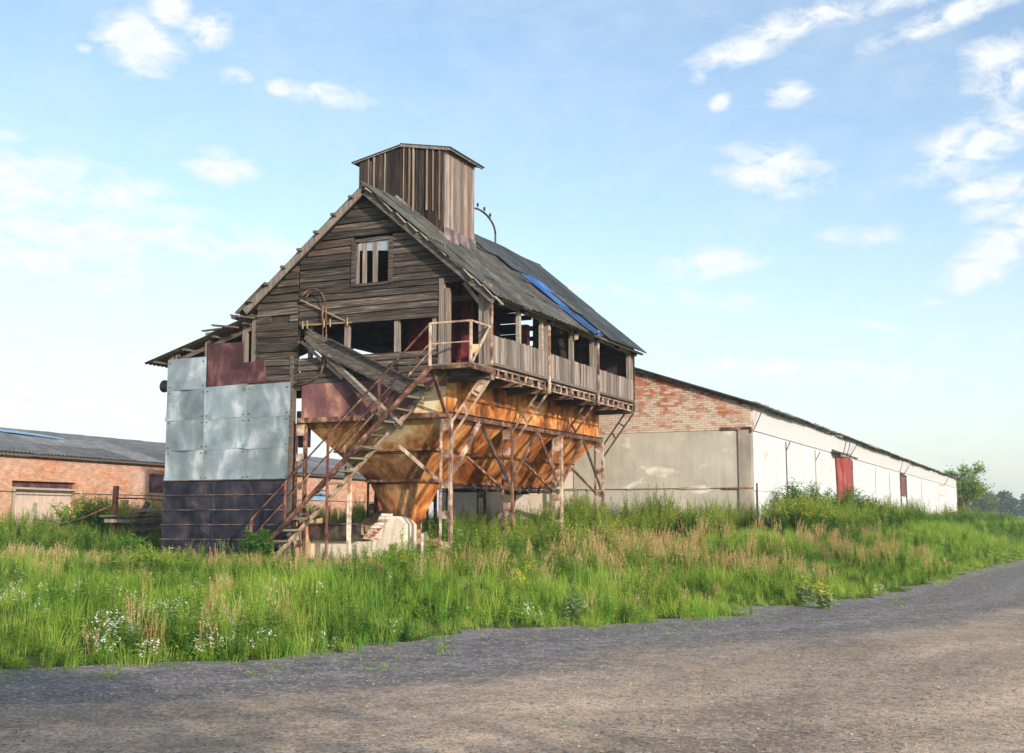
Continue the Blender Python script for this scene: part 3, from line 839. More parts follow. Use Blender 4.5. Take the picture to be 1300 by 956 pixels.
for s in (1, -1):
    xe = CX1 + 0.24 if s > 0 else CX0 - 0.24
    ze = 12.23 - 0.20 * abs(xe - cm) - 0.0
    mb.plate([(cm, CY0 - 0.10, 12.225), (xe, CY0 - 0.10, ze), (xe, CY1 + 0.22, ze), (cm, CY1 + 0.22, 12.225)], 0.035)
mb.build('roof', 'dark_slate', cup)
mb = MB()
for s in (1, -1):
    xe = CX1 + 0.20 if s > 0 else CX0 - 0.2
    mb.bar((cm, CY0 - 0.085, 12.19), (xe, CY0 - 0.085, 12.19 - 0.2 * abs(xe - cm)), 0.03, 0.07)
mb.bar((CX1 + 0.18, CY0 - 0.05, 11.90), (CX1 + 0.18, CY1 + 0.2, 11.90), 0.05, 0.06)
mb.build('fascia', 'post_wood', cup)

# gooseneck service pipe behind the cupola, with insulators
mb = MB()
pts = [(RX, 8.0, RZ - 0.1), (RX, 8.0, RZ + 0.45)]
for t in np.linspace(0, math.pi * 0.62, 10):
    pts.append((RX, 8.0 - 1.15 * (1 - math.cos(t)), RZ + 0.45 + 0.55 * math.sin(t)))
mb.tube(pts, 0.035, 8)
gp = mb.build('service_pipe', 'steel_dark', EL, smooth=True)
mb = Each('insulator', 'black', gp)
for p in (pts[6], pts[8], pts[10]):
    q = Vector(p)
    mb.tube([q, q + Vector((0, 0, 0.1)), q + Vector((0, 0, 0.1)), q + Vector((0, 0, 0.2))], 0.04, 8, rs=[0.012, 0.012, 0.045, 0.03])


# ------------------------------------------------- balcony
for i, y in enumerate((0.0, 3.76, 7.7, 11.12)):
    if i > 0:
        mb = MB(); mb.box(-0.14, 0.0, y - 0.07, y + 0.07, 5.47, 7.2, j=0.005)
        mb.build('balcony_post', 'post_wood', EL)
for y in (1.9, 5.72, 7.45, 3.45, 10.9):
    mb = MB(); mb.box(-0.12, -0.01, y - 0.06, y + 0.06, 5.53, 7.2, j=0.01)
    mb.build('balcony_stud', 'beam_wood' if y < 5 else 'post_wood', EL)
mb = MB()
for a, b, d in ((0.05, 3.76, 0.0), (3.76, 7.7, 0.03), (7.7, 11.2, -0.02)):
    mb.bar((-0.07, a, 7.28 - d), (-0.07, b, 7.24 + d * 0.3), 0.13, 0.13)
mb.build('eave_beam', 'beam_wood', EL)
mb = MB()
mb.bar((0.02, 7.75, 7.42), (0.02, 11.25, 7.42), 0.03, 0.2)
mb.bar((0.0, 11.23, 7.0), (0.0, 11.23, 7.42), 0.04, 0.05)
mb.build('eave_board', 'beam_wood', EL)
for k, (a, b) in enumerate(((0.04, 3.72), (3.8, 7.66), (7.74, 11.2))):
    rail = MB(); 
    y = a
    while y < b - 0.02:
        w = min(random.uniform(0.085, 0.125), b - y)
        top = 6.28 + random.uniform(-0.02, 0.015) + (0.03 * math.sin((y - a) / (b - a) * 3.1) if k == 0 else 0)
        if random.random() > 0.015:
            rail.box(0.0, 0.026, y + 0.003, y + w - 0.003, 5.55 + random.uniform(-0.02, 0.02), top, j=0.005)
        y += w
    rail.box(-0.05, 0.0, a, b, 6.15, 6.21); rail.box(-0.05, 0.0, a, b, 5.62, 5.68)
    rail.box(0.03, 0.06, a, b, 5.50, 5.575)
    rail.build('balcony_railing', 'balcony_wood', EL)
    lat = MB()
    a2, b2 = a + 0.06, b - 0.12
    if k == 2: b2 = b + 0.0
    lat.box(-0.05, 0.0, a2, b2, 5.20, 5.235); lat.box(-0.05, 0.0, a2, b2, 5.41, 5.445)
    n = 8 if k < 2 else 7
    for i in range(n + 1):
        y = a2 + (b2 - a2) * i / n
        lat.box(-0.045, -0.004, y - 0.022, y + 0.022, 5.235, 5.41)
    lat.build('lattice_beam', 'steel_pink', EL)
for y in (0.0, 3.78, 7.72):
    mb = MB(); mb.bar((0.05, y, 5.12), (0.05, y, 7.25), 0.055, 0.055, up=(0, 1, 0))
    mb.build('balcony_upright', 'steel_pink', EL)
mb = MB()
mb.bar((0.03, 11.2, 5.2), (0.03, 11.2, 7.35), 0.05, 0.05, up=(0, 1, 0)); mb.build('balcony_upright', 'steel_dark', EL)
mb = Each('balcony_joist', 'board_dark', EL)      # joists under the balcony
for y in np.arange(0.3, 11.1, 0.75):
    mb.box(-1.35, -0.01, y - 0.05, y + 0.05, 5.28, 5.45)
mb.box(-1.3, 0.0, 0.02, 11.15, 5.455, 5.462)
for y in (0.05, 3.76, 7.55, 11.15):
    mb.box(-1.3, 0.0, y - 0.05, y + 0.05, 5.16, 5.28)

mb = MB()      # ragged sacking caught on the eave
mb.plate([(0.03, 5.50, 7.1), (0.05, 6.05, 7.18), (0.04, 6.0, 7.42), (0.03, 5.45, 7.42)], 0.03)
mb.plate([(0.05, 5.68, 6.92), (0.06, 5.92, 6.98), (0.05, 5.95, 7.2), (0.05, 5.6, 7.2)], 0.03)
mb.build('torn_felt', 'rubble_stone', EL)

# ------------------------------------------------- platform and stairs
plat = bpy.data.objects.new('landing', None); plat.location = (-0.5, -0.6, 5.4); col.objects.link(plat); attach(plat, EL)
mb = MB()
for y in np.arange(-1.15, -0.05, 0.185):
    mb.box(-1.10, 0.06, y, y + 0.175, 5.40, 5.44, j=0.006)
mb.build('deck', 'tread_wood', plat)
mb = MB()
mb.box(-1.12, 0.07, -1.20, -1.155, 5.30, 5.395); mb.box(0.06, 0.10, -1.15, -0.05, 5.27, 5.395); mb.box(-1.15, -1.11, -1.15, -0.05, 5.27, 5.395)
mb.build('frame', 'steel_rust', plat)
mb = MB()
def rail_bar(mb, a, b, w=0.045): mb.bar(a, b, w, w)
rail_bar(mb, (-1.10, -1.18, 5.40), (-1.10, -1.18, 6.47), 0.055)
rail_bar(mb, (0.05, -1.18, 5.40), (0.05, -1.18, 6.47), 0.055)
rail_bar(mb, (-1.13, -1.18, 6.47), (0.07, -1.18, 6.47)); rail_bar(mb, (-1.10, -1.18, 5.95), (0.05, -1.18, 5.95), 0.03)
rail_bar(mb, (0.05, -1.18, 6.47), (0.05, -0.08, 6.47)); rail_bar(mb, (0.05, -1.10, 5.44), (0.05, -0.15, 6.45), 0.04)
mb.build('guard_rail', 'steel_tan', plat)

st = bpy.data.objects.new('staircase', None); st.location = (-6.4, -0.75, 0.5); col.objects.link(st); attach(st, EL)
P0 = Vector((-6.52, -1.15, 0.45)); P1 = Vector((-1.10, -1.15, 5.37))
Q0 = Vector((-6.45, -0.35, 0.40)); Q1 = Vector((-1.10, -0.35, 5.33))
mb = MB(); mb.bar(P0, P1, 0.05, 0.12); mb.bar(P0 + Vector((0, -0.03, -0.06)), P1 + Vector((0, -0.03, -0.06)), 0.06, 0.02)
mb.build('stringer', 'steel_rust', st)
mb = MB(); mb.bar(Q0, Q1, 0.05, 0.11); mb.bar(Q0 + Vector((0, -0.03, -0.06)), Q1 + Vector((0, -0.03, -0.06)), 0.07, 0.02)
mb.build('stringer', 'steel_tan', st)
nst = 16
for i in range(nst):
    t = (i + 0.7) / nst
    c = P0.lerp(P1, t)
    mb = MB()
    dz = random.uniform(-0.02, 0.02)
    mb.box(c.x - 0.13, c.x + 0.0, -1.11, -0.39, c.z - 0.02 + dz, c.z + 0.03 + dz, j=0.012)
    if random.random() < 0.8:
        mb.box(c.x + 0.012, c.x + 0.13, -1.10, -0.40, c.z - 0.02 - dz, c.z + 0.03 - dz, j=0.012)
    mb.build('tread', 'tread_wood', st)
mb = MB()
H0 = Vector((-6.5, -1.15, 1.56)); H1 = Vector((-1.10, -1.18, 6.47))
rail_bar(mb, H0, H1, 0.034)
rail_bar(mb, H0 - Vector((0, 0, 0.5)), H1 - Vector((0, 0, 0.5)), 0.028)
mb.build('handrail', 'steel_rust', st)
def along(a, b, x):
    t = (x - a.x) / (b.x - a.x); return a.lerp(b, t)
for x, mname in ((-6.5, 'steel_red'), (-5.42, 'steel_red'), (-2.58, 'steel_rust')):
    mb = MB(); a = along(P0, P1, x); b = along(H0, H1, x)
    if x < -6.4: a.z = 0.4
    rail_bar(mb, a, b, 0.05); mb.build('baluster', mname, st)
mb = MB(); b = along(H0, H1, -4.08); rail_bar(mb, (-4.08, -1.2, 0.35), (-4.08, -1.2, b.z), 0.055); mb.build('stair_prop', 'steel_red', st)
mb = MB(); mb.bar((-3.96, -0.33, 0.35), (-3.96, -0.33, 3.0), 0.10, 0.07); mb.build('stair_prop', 'steel_pale', st)
mb = MB()
I0 = Vector((-4.12, -0.35, 3.5)); I1 = Vector((-1.28, -0.35, 6.15))
rail_bar(mb, I0, I1, 0.04); rail_bar(mb, I0, (-4.06, -0.35, 2.62), 0.045)
rail_bar(mb, I0 + Vector((-0.9, 0, -1.3)), I0 + Vector((0.5, 0, 0.0)), 0.03)
mb.build('handrail', 'steel_pink', st)

# ------------------------------------------------- hoppers
HX0, HX1 = -5.75, -1.25
HY = [-0.05, 3.72, 7.45, 11.15]
for k in range(3):
    y0, y1 = HY[k], HY[k + 1]
    hp = bpy.data.objects.new('hopper', None); hp.location = ((HX0 + HX1) / 2, (y0 + y1) / 2, 4.3); col.objects.link(hp); attach(hp, EL)
    zt, zb = 5.26, 4.27
    g_ = 0.015
    # upper box panels: four plates with lips at the seams
    mb = MB()
    mb.box(HX0, HX1, y0 + g_, y0 + g_ + 0.012, zb, zt)
    mb.build('end_panel', 'hopper_purple' if k == 0 else 'hopper_rust', hp)
    if k == 0:
        mb = MB(); mb.box(HX1 - 0.95, HX1 + 0.004, y0 + g_ - 0.004, y0 + g_ - 0.001, zb, zt - 0.25); mb.build('pale_patch', 'hopper_pale', hp)
    mb = MB()
    mb.box(HX1 - 0.012, HX1, y0 + 0.03, y1, zb, zt)
    for y in (y0 + 0.03, (y0 + y1) / 2 - 0.35, (y0 + y1) / 2 + 0.35):
        mb.box(HX1 + 0.001, HX1 + 0.016, y, y + 0.05, zb + 0.02, zt)
    mb.build('side_panel', 'hopper_rust', hp)
    mb = MB(); mb.box(HX0, HX0 + 0.012, y0 + 0.03, y1, zb, zt); mb.build('side_panel', 'hopper_rust', hp)
    mb = MB(); mb.box(HX0, HX1, y1 - 0.03, y1 - 0.018, zb, zt); mb.build('end_panel', 'hopper_rust', hp)
    # pyramid
    xc, yc = (HX0 + HX1) / 2, (y0 + y1) / 2
    zl = 2.62
    hx, hy = 0.80, 0.62
    top = [(HX0, y0 + g_, zb), (HX1, y0 + g_, zb), (HX1, y1 - g_, zb), (HX0, y1 - g_, zb)]
    bot = [(xc - hx, yc - hy, zl), (xc + hx, yc - hy, zl), (xc + hx, yc + hy, zl), (xc - hx, yc + hy, zl)]
    names = ['cone_brown', 'cone_orange', 'cone_orange', 'cone_orange']; upn = ['cone_cream', 'cone_orange', 'cone_orange', 'cone_orange']
    for i in range(4):
        j = (i + 1) % 4
        tm = (zb - 3.42) / (zb - zl)
        mid = [Vector(a).lerp(Vector(b), tm) for a, b in zip(top, bot)]
        mb = MB(); mb.plate([top[j], top[i], mid[i], mid[j]], 0.012); mb.build('cone_panel', upn[i] if k == 0 else 'cone_orange', hp)
        mb = MB(); mb.plate([mid[j], mid[i], bot[i], bot[j]], 0.012); mb.build('cone_panel', names[i] if k == 0 else 'cone_orange', hp)
    # ribs round the cone
    def ring(z, ex):
        t = (zb - z) / (zb - zl)
        return [tuple(Vector(a).lerp(Vector(b), t) + Vector(((1 if a[0] > xc else -1) * ex, (1 if a[1] > yc else -1) * ex, 0))) for a, b in zip(top, bot)]
    mb = MB()
    for z in (3.42,):
        r_ = ring(z, 0.05)
        for i in range(4): mb.bar(r_[i], r_[(i + 1) % 4], 0.05, 0.05)
    r_ = ring(zl, 0.06)
    for i in range(4): mb.bar(r_[i], r_[(i + 1) % 4], 0.07, 0.07)
    mb.build('rib', 'steel_rust', hp)
    if k == 0:
        tip = [(xc - 0.16, yc - 0.16, 1.05), (xc + 0.16, yc - 0.16, 1.05), (xc + 0.16, yc + 0.16, 1.05), (xc - 0.16, yc + 0.16, 1.05)]
        for i in range(4):
            j = (i + 1) % 4
            mb = MB(); mb.plate([bot[j], bot[i], tip[i], tip[j]], 0.012); mb.build('lower_cone_panel', names[i], hp)
        mb = MB(); mb.box(xc - 0.2, xc + 0.2, yc - 0.2, yc + 0.2, 0.82, 1.05); mb.build('outlet', 'steel_dark', hp)
    else:
        mb = MB(); mb.box(xc - 0.3, xc + 0.3, yc - 0.3, yc + 0.3, 2.4, 2.59); mb.build('outlet', 'steel_dark', hp)
mb = MB()      # discharge trough under the two rear hoppers
mb.box(-3.85, -2.6, 4.0, 11.0, 2.47, 2.54)
for y in np.arange(4.2, 11, 0.8): mb.box(-2.62, -2.55, y, y + 0.1, 2.40, 2.60)
mb.build('conveyor_trough', 'steel_dark', EL)
mb = MB()      # main channel beams under the boxes
mb.box(HX0 - 0.05, HX1 + 0.05, HY[0] - 0.09, HY[0] - 0.01, 4.19, 4.33)
mb.box(HX1 + 0.018, HX1 + 0.10, HY[0] - 0.01, HY[3] + 0.08, 4.19, 4.33)
mb.box(HX0 - 0.10, HX0 - 0.018, HY[0] - 0.01, HY[3] + 0.08, 4.19, 4.33)
mb.box(HX0 - 0.05, HX1 + 0.05, HY[3] + 0.0, HY[3] + 0.08, 4.19, 4.33)
mb.bar((HX1 + 0.11, 0.0, 4.34), (HX1 + 0.11, 11.2, 4.34), 0.10, 0.02)
mb.build('channel_beam', 'steel_rust', EL)

# support posts: two angle bars joined by batten plates
mats4 = ['steel_pink', 'steel_rust', 'steel_tan', 'steel_pink']
PY = [0.0, 3.74, 7.45, 11.15]
for xx in (HX1, HX0):
    for k, y in enumerate(PY):
        gnd = gz(xx, y) - 0.3
        p = bpy.data.objects.new('support_post', None); p.location = (xx, y, gnd); col.objects.link(p); attach(p, EL)
        mb = MB()
        for s in (-0.13, 0.13):
            mb.box(xx + s - 0.035, xx + s + 0.035, y - 0.05, y - 0.038, gnd, 4.18)
            e = xx + s + (0.026 if s > 0 else -0.035)
            mb.box(e, e + 0.012, y - 0.038, y + 0.06, gnd, 4.18)
        mb.box(xx + 0.135, xx + 0.166, y - 0.06, y + 0.06, gnd, 4.18)
        mb.build('leg', mats4[k] if xx == HX1 else 'steel_rust', p)
        mb = Each('batten', 'steel_pink' if k != 2 else 'steel_tan', p)
        for z in np.arange(gnd + 0.7, 3.7, 0.78):
            mb.box(xx - 0.12, xx + 0.12, y - 0.064, y - 0.051, z, z + 0.20)
        mb.box(xx - 0.13, xx + 0.13, y - 0.066, y - 0.05, 3.85, 4.17)

# lattice brackets carrying the balcony
for k, y in enumerate(PY):
    mb = MB()
    yy = y + 0.05
    a0, b0 = Vector((0.0, yy, 5.16)), Vector((-1.13, yy, 3.66))
    a1, b1 = Vector((-0.30, yy, 5.18)), Vector((-1.13, yy, 4.06))
    mb.bar(a0, b0, 0.05, 0.045, up=(0, 1, 0)); mb.bar(a1, b1, 0.05, 0.045, up=(0, 1, 0))
    for t in (0.30, 0.58):
        mb.bar(a0.lerp(b0, t), a1.lerp(b1, t), 0.06, 0.03, up=(0, 1, 0))
    if k == 0:
        mb.plate([a0.lerp(b0, 0.05), a0.lerp(b0, 0.25), a1.lerp(b1, 0.25), a1.lerp(b1, 0.0)], 0.015)
    mb.build('bracket', ['steel_tan', 'steel_pink', 'steel_rust', 'steel_dark'][k], EL)
# knee braces in the long side
def brace(a, b, w, h, mname):
    mb = MB(); mb.bar(a, b, w, h, up=(1, 0, 0)); mb.build('diagonal_brace', mname, EL)
bx = HX1 + 0.09
for k, (c, d) in enumerate(((1.72, 'steel_pink'), (5.65, 'steel_rust'), (9.35, 'steel_rust'))):
    y0, y1 = PY[k], PY[k + 1]
    brace((bx, c, 4.17), (bx, y0 + 0.15, 2.72), 0.14 if k == 0 else 0.11, 0.06, d)
    brace((bx + 0.0, c + 0.10, 4.17), (bx, y1 - 0.1, 2.62), 0.13, 0.03, 'steel_dark' if k != 1 else 'steel_rust')
    brace((bx - 0.1, y0 + 1.2, 3.22), (bx - 0.02, y1 - 0.45, 2.42), 0.07, 0.05, 'steel_rust')
for a, b, w, mname in (((-2.58, -0.17, 3.50), (-1.40, -0.17, 2.58), 0.08, 'steel_pink'), ((-1.08, -1.10, 5.32), (-1.22, -0.12, 4.3), 0.09, 'steel_rust')):
    mb = MB(); mb.bar(a, b, w, 0.05, up=(0, 1, 0)); mb.build('diagonal_brace', mname, EL)
# thin hanging rods below the hoppers
for x, y, z0, z1 in ((-3.6, 2.9, 1.3, 3.2), (-4.6, 6.2, 0.9, 2.6), (-3.2, 8.3, 0.9, 2.5)):
    mb = MB(); mb.bar((x, y, z0), (x + 0.1, y, z1), 0.035, 0.035); mb.build('hanging_rod', 'steel_pink', EL)

# ------------------------------------------------- sheet clad annex
CX = [-10.43, -9.05, -7.58, -6.12]
mb = MB(); bolts = MB()
for c in range(3):
    for r_ in range(4):
        if r_ == 3 and c > 0: continue
        x0, x1 = CX[c], CX[c + 1]; z0 = 2.66 + 0.88 * r_
        off = -0.05 - 0.010 * r_ - 0.008 * (c % 2)
        tl = random.uniform(-0.025, 0.025); bc = random.choice([(0, 0), (6, 0), (6, 6), (0, 6), (3, 0), (9, 9)])
        n = 6
        vs_, fs_ = [], []
        for j in range(n + 1):
            for i in range(n + 1):
                u_, v_ = i / n, j / n
                bul = 0.018 * math.sin(math.pi * u_) * math.sin(math.pi * v_) * random.uniform(0.2, 1.2) * (1 if (c + r_) % 2 else -0.5)
                bul += 0.07 * math.exp(-((i - bc[0]) ** 2 + (j - bc[1]) ** 2) / 0.7)
                vs_.append((x0 - 0.02 + (x1 - x0 + 0.04) * u_, off - bul, z0 - 0.02 + (0.93) * v_ + tl * u_ + (0.035 * u_ if True else 0)))
        for j in range(n):
            for i in range(n):
                a = j * (n + 1) + i; fs_.append((a, a + 1, a + n + 2, a + n + 1))
        mb.add(vs_, fs_)
        for u_ in (0.06, 0.94):
            for v_ in (0.1, 0.9):
                px_, pz_ = x0 + (x1 - x0) * u_, z0 + 0.88 * v_
                bolts.tube([(px_, off + 0.005, pz_), (px_, off - 0.03, pz_)], 0.018, 6)
sheets = mb.build('galvanized_sheet', 'galvanized', EL, smooth=True)
bolts.build('bolt', 'steel_dark', sheets)
mb = MB(); rid = Each('ridge_strip', 'lit_ridge_rust', EL)
x0, x1 = -10.47, -6.12
for i in range(6):
    z0 = 0.18 + 0.415 * i
    for a, b in ((x0, -8.62), (-8.6, x1)):
        z1 = z0 + 0.425 + (0.0 if i < 5 else -0.02)
        mb.hexa([(a, -0.02, z0), (b, -0.02, z0), (b, -0.05, z0 + 0.02), (a, -0.05, z0 + 0.02), (a, -0.02, z1), (b, -0.02, z1), (b, -0.125, z1 - 0.03), (a, -0.125, z1 - 0.03)])
    rid.box(x0, x1, -0.16, -0.04, z0 + 0.40, z0 + 0.428, j=0.006)
mb.box(-8.64, -8.59, -0.125, -0.05, 0.2, 2.68)
mb.build('dark_sheet', 'dark_sheet', EL)
mb = MB()
mb.box(-9.02, -7.75, -0.06, -0.045, 5.93, 6.58, j=0.012)
mb.plate([(-9.0, -0.07, 5.30), (-6.95, -0.07, 5.40), (-6.98, -0.07, 6.0), (-9.0, -0.07, 5.95)], -0.012)
mb.box(-7.6, -6.15, -0.04, -0.03, 5.1, 5.5)
mb.box(-9.02, -8.9, -0.045, -0.03, 4.4, 5.4)
mb.build('red_sheet', 'red_sheet', EL)
for x, z0, z1, w in ((-9.08, 5.9, 6.95, 0.18), (-7.78, 5.9, 7.05, 0.15), (-7.42, 5.7, 7.2, 0.20), (-6.09, 0.3, 6.1, 0.12), (-10.4, 5.9, 6.4, 0.14), (-10.2, 6.0, 6.38, 0.1)):
    mb = MB(); mb.box(x - w / 2, x + w / 2, 0.0 if x < -6.2 else -0.06, 0.12, z0, z1, j=0.008)
    mb.build('annex_post', 'post_wood' if x < -6.2 else 'board_dark', EL)
mb = MB()
va = Vector((-3.75, 0, -1.10)).normalized()
for y in np.arange(-0.35, 3.6, 0.93):
    for a, b in ((0.0, 1.6), (1.5, 2.95), (2.85, 4.05)):
        low = Vector((-7.25, y, 7.24)) + va * b + Vector((0, random.uniform(-0.03, 0.03), 0.03 - 0.008 * a + random.uniform(0, 0.03)))
        mb.corr(low, ur, -va, 1.0, b - a, nv=2)
mb.build('annex_roof', 'warm_slate', EL)
mb = Each('annex_rafter', 'board_dark', EL)
for t in (0.3, 1.4, 2.5, 3.6):
    p = Vector((-7.3, 0, 7.15)) + va * t; mb.bar(p + Vector((0, -0.3, 0)), p + Vector((0, 3.9, 0)), 0.1, 0.06)
for y in (0.06, 1.8, 3.6):
    mb.bar((-7.3, y, 7.04), Vector((-7.3, y, 7.04)) + va * 3.4, 0.07, 0.12)
mb.bar((-9.0, -0.33, 6.93), (-8.3, -0.36, 6.95), 0.12, 0.04)
mb.bar((-8.6, -0.38, 7.06), (-7.75, -0.36, 6.95), 0.14, 0.05)
mb.bar((-7.95, -0.40, 7.30), (-7.2, -0.36, 7.18), 0.12, 0.05)

mb = MB()
mb.box(-10.44, -10.41, 0.0, 3.6, 0.3, 6.1)
mb.build('annex_side', 'dark_sheet', EL)
mb = MB()
mb.box(-6.03, -5.72, 0.15, 0.40, 3.55, 4.20); mb.box(-6.03, -5.9, 0.15, 0.3, 4.2, 4.55)
mb.build('switch_box', 'dark_sheet', EL)
# round lamp on the annex edge
lm = MB()
lm.tube([(-10.58, 0.14, 5.44), (-10.58, 0.06, 5.44), (-10.58, -0.02, 5.44), (-10.58, -0.05, 5.44)], 0.17, 20, rs=[0.05, 0.13, 0.185, 0.185])
lamp = lm.build('floodlight', 'black', EL, smooth=True)
mb = MB(); mb.bar((-10.72, 0.08, 5.44), (-10.40, 0.08, 5.44), 0.04, 0.04); mb.build('arm', 'steel_dark', lamp)

# conduit riser with insulator rack on the gable
mb = MB()
for dx in (0.0, 0.11):
    pts = [(-5.02 + dx, -0.17, 5.62 + dx), (-4.99 + dx, -0.17, 6.3), (-5.03 + dx, -0.17, 7.35)]
    for t in np.linspace(0.2, math.pi * 0.85, 9):
        pts.append((-5.33 + (0.30 + dx) * math.cos(t), -0.17 - dx * 0.6, 7.45 + (0.36 + dx * 0.6) * math.sin(t)))
    mb.tube(pts, 0.02, 8)
mb.tube([(-4.96, -0.17, 5.75), (-5.02, -0.17, 5.58), (-5.18, -0.17, 5.42), (-5.45, -0.17, 5.33), (-5.92, -0.16, 5.26)], 0.026, 8)
pipe = mb.build('conduit_pipe', 'steel_rust', EL, smooth=True)
mb = MB()
mb.bar((-5.75, -0.13, 6.90), (-4.1, -0.13, 6.87), 0.03, 0.035); mb.bar((-5.78, -0.12, 7.62), (-4.3, -0.12, 6.92), 0.035, 0.035)
for x in (-5.65, -5.5, -4.95, -4.75, -4.2):
    mb.tube([(x, -0.20, 6.78), (x, -0.20, 6.90), (x, -0.20, 6.90), (x, -0.20, 7.0)], 0.03, 8, rs=[0.02, 0.028, 0.018, 0.02])
mb.build('insulator_rack', 'porcelain', EL)

# ------------------------------------------------- fallen boards on the gable
t1 = thing('fallen_chute', (-4.2, -0.2, 5.9), 'wide weathered plank chute fallen askew from the strip opening to the landing', 'wooden chute')
mb = MB()
A, B = Vector((-5.62, -0.16, 6.62)), Vector((-1.55, -0.52, 4.72))
d = (B - A).normalized(); s_ = Vector((0, -1, 0)).cross(d).normalized()
for i in range(3):
    o_ = s_ * (i - 1) * 0.135
    mb.bar(A + o_ + d * random.uniform(0, 0.3), B + o_ - d * random.uniform(0, 0.2), 0.035, 0.125, up=tuple(s_))
mb.build('plank', 'black_board', t1)
mb = MB()
mb.bar(A + s_ * -0.22 + Vector((0, -0.08, 0)), B + s_ * -0.22 + Vector((0, -0.08, 0)), 0.16, 0.03, up=tuple(s_))
mb.bar(A + s_ * 0.22 + Vector((0, -0.08, 0)) + d * 0.9, B + s_ * 0.22 + Vector((0, -0.08, 0)), 0.14, 0.03, up=tuple(s_))
mb.build('side_board', 'siding_wood', t1)
t2 = thing('fallen_beam', (-4.0, -0.3, 5.4), 'long bleached beam leaning across the purple hopper panel down to the stair treads', 'beam')
mb = MB()
A2, B2 = Vector((-5.55, -0.14, 6.55)), Vector((-2.28, -0.55, 3.92))
mb.bar(A2, B2, 0.12, 0.16, up=(0, 1, 0)); mb.build('beam_shaft', 'board_dark', t2)
mb = MB(); mb.bar(A2 + Vector((0.75, -0.09, -0.52)), B2 + Vector((0.06, -0.09, 0.08)), 0.07, 0.05, up=(0, 1, 0)); mb.build('batten_strip', 'board_pale', t2)
t3 = thing('loose_lath', (-5.3, -0.15, 6.1), 'thin grey lath hanging loose behind the golden conduit pipe', 'lath')
mb = MB(); mb.bar((-5.75, -0.10, 6.45), (-4.35, -0.16, 5.35), 0.09, 0.025, up=(0, 1, 0)); mb.build('lath_strip', 'board_pale', t3)

# ------------------------------------------------------------------ warehouse
WY = 13.0; WX = 3.58; WXL = -8.5; WLEN = 99.0
WH = thing('warehouse', (-2.4, 55, 1.2), 'very long low white warehouse with a brick and concrete gable end', 'warehouse')
wr = lambda x: 5.50 + 0.337 * (WX - x) if x > -2.46 else 5.50 + 0.337 * (x - WXL)
def poly_prism(mb, pts, y0, y1):
    n = len(pts)
    vs = [(x, y0, z) for x, z in pts] + [(x, y1, z) for x, z in pts]
    fs = [tuple(range(n)), tuple(range(2 * n - 1, n - 1, -1))]
    for i in range(n):
        j = (i + 1) % n; fs.append((j, i, i + n, j + n))
    mb.add(vs, fs)
mb = MB()
poly_prism(mb, [(WXL, 4.62), (WX - 0.002, 4.62), (WX - 0.002, 5.46), (-2.46, wr(-2.46) - 0.04), (WXL, 5.46)], WY - 0.02, WY + 0.38)
mb.build('brick_gable', 'gable_brick', WH)
mb = MB()
mb.box(-2.93, 3.14, WY + 0.0, WY + 0.3, 2.64, 4.616)
mb.box(-2.93, 3.14, WY + 0.02, WY + 0.3, 0.6, 2.585)
mb.build('concrete_panel', 'panel_concrete', WH)
mb = MB(); mb.box(WXL, -2.97, WY + 0.0, WY + 0.3, 2.64, 4.616); mb.box(WXL, -2.97, WY + 0.02, WY + 0.3, 0.6, 2.585)
mb.build('plastered_panel', 'ruin_plaster', WH)
mb = MB(); mb.box(-2.93, 3.14, WY + 0.05, WY + 0.29, 2.585, 2.64); mb.box(WXL, -2.97, WY + 0.05, WY + 0.29, 2.585, 2.64)
x = WXL
while x < 3.1:
    w = random.uniform(0.15, 0.7)
    if random.random() < 0.6: mb.box(x, min(x + w, 3.1), WY - 0.015, WY + 0.06, 2.59 + random.uniform(0, 0.02), 2.64 + random.uniform(0.0, 0.04), j=0.008)
    x += w
mb.build('joint_mortar', 'grey_concrete', WH)
mb = MB()
for z0, z1 in ((0.6, 2.60), (2.63, 4.62)): mb.box(3.15, WX - 0.003, WY - 0.05, WY + 0.3, z0, z1, j=0.004)
mb.build('corner_pilaster', 'grey_concrete', WH)
mb = MB(); mb.box(-2.965, -2.935, WY + 0.06, WY + 0.3, 0.6, 4.61); mb.build('wall_seam', 'grey_concrete', WH)
mb = Each('steel_tie', 'steel_rust', WH); mb.bar((2.55, WY - 0.03, 4.66), (3.62, WY - 0.03, 4.66), 0.06, 0.10); mb.bar((3.60, WY - 0.06, 4.50), (3.60, WY - 0.06, 4.68), 0.05, 0.05)
mb.bar((2.6, WY - 0.03, 2.62), (3.62, WY - 0.04, 2.62), 0.05, 0.05)
# long side
mb = MB(); mb.box(WX - 0.38, WX + 0.02, WY + 0.385, WLEN, 4.60, 5.52); mb.build('brick_band', 'white_brick', WH)
edges = [WY + 0.32] + [18.5 + 6.0 * i for i in range(0, 14)] + [WLEN]
openings = {'door': (30.2, 36.2), 'win': (53.7, 56.8)}
for i in range(len(edges) - 1):
    a, b = edges[i] + 0.015, edges[i + 1] - 0.015
    mb = MB()
    def seg(p, q):
        if q - p > 0.05:
            mb.box(WX - 0.3, WX + random.uniform(0.0, 0.012), p, q, 2.55, 4.57)
    segs = subtract((a, b), [(30.3, 34.6), (53.75, 56.75)])
    for p, q in segs:
        m_ = (p + q) / 2
        if q - p > 4:
            seg(p, m_ - 0.008); seg(m_ + 0.008, q)
        else: seg(p, q)
    for p, q in segs:
        mb.box(WX - 0.3, WX - 0.004 - random.uniform(0, 0.01), p, q, 0.7, 2.50)
    if mb.v: mb.build('wall_panel', 'white_wash', WH)
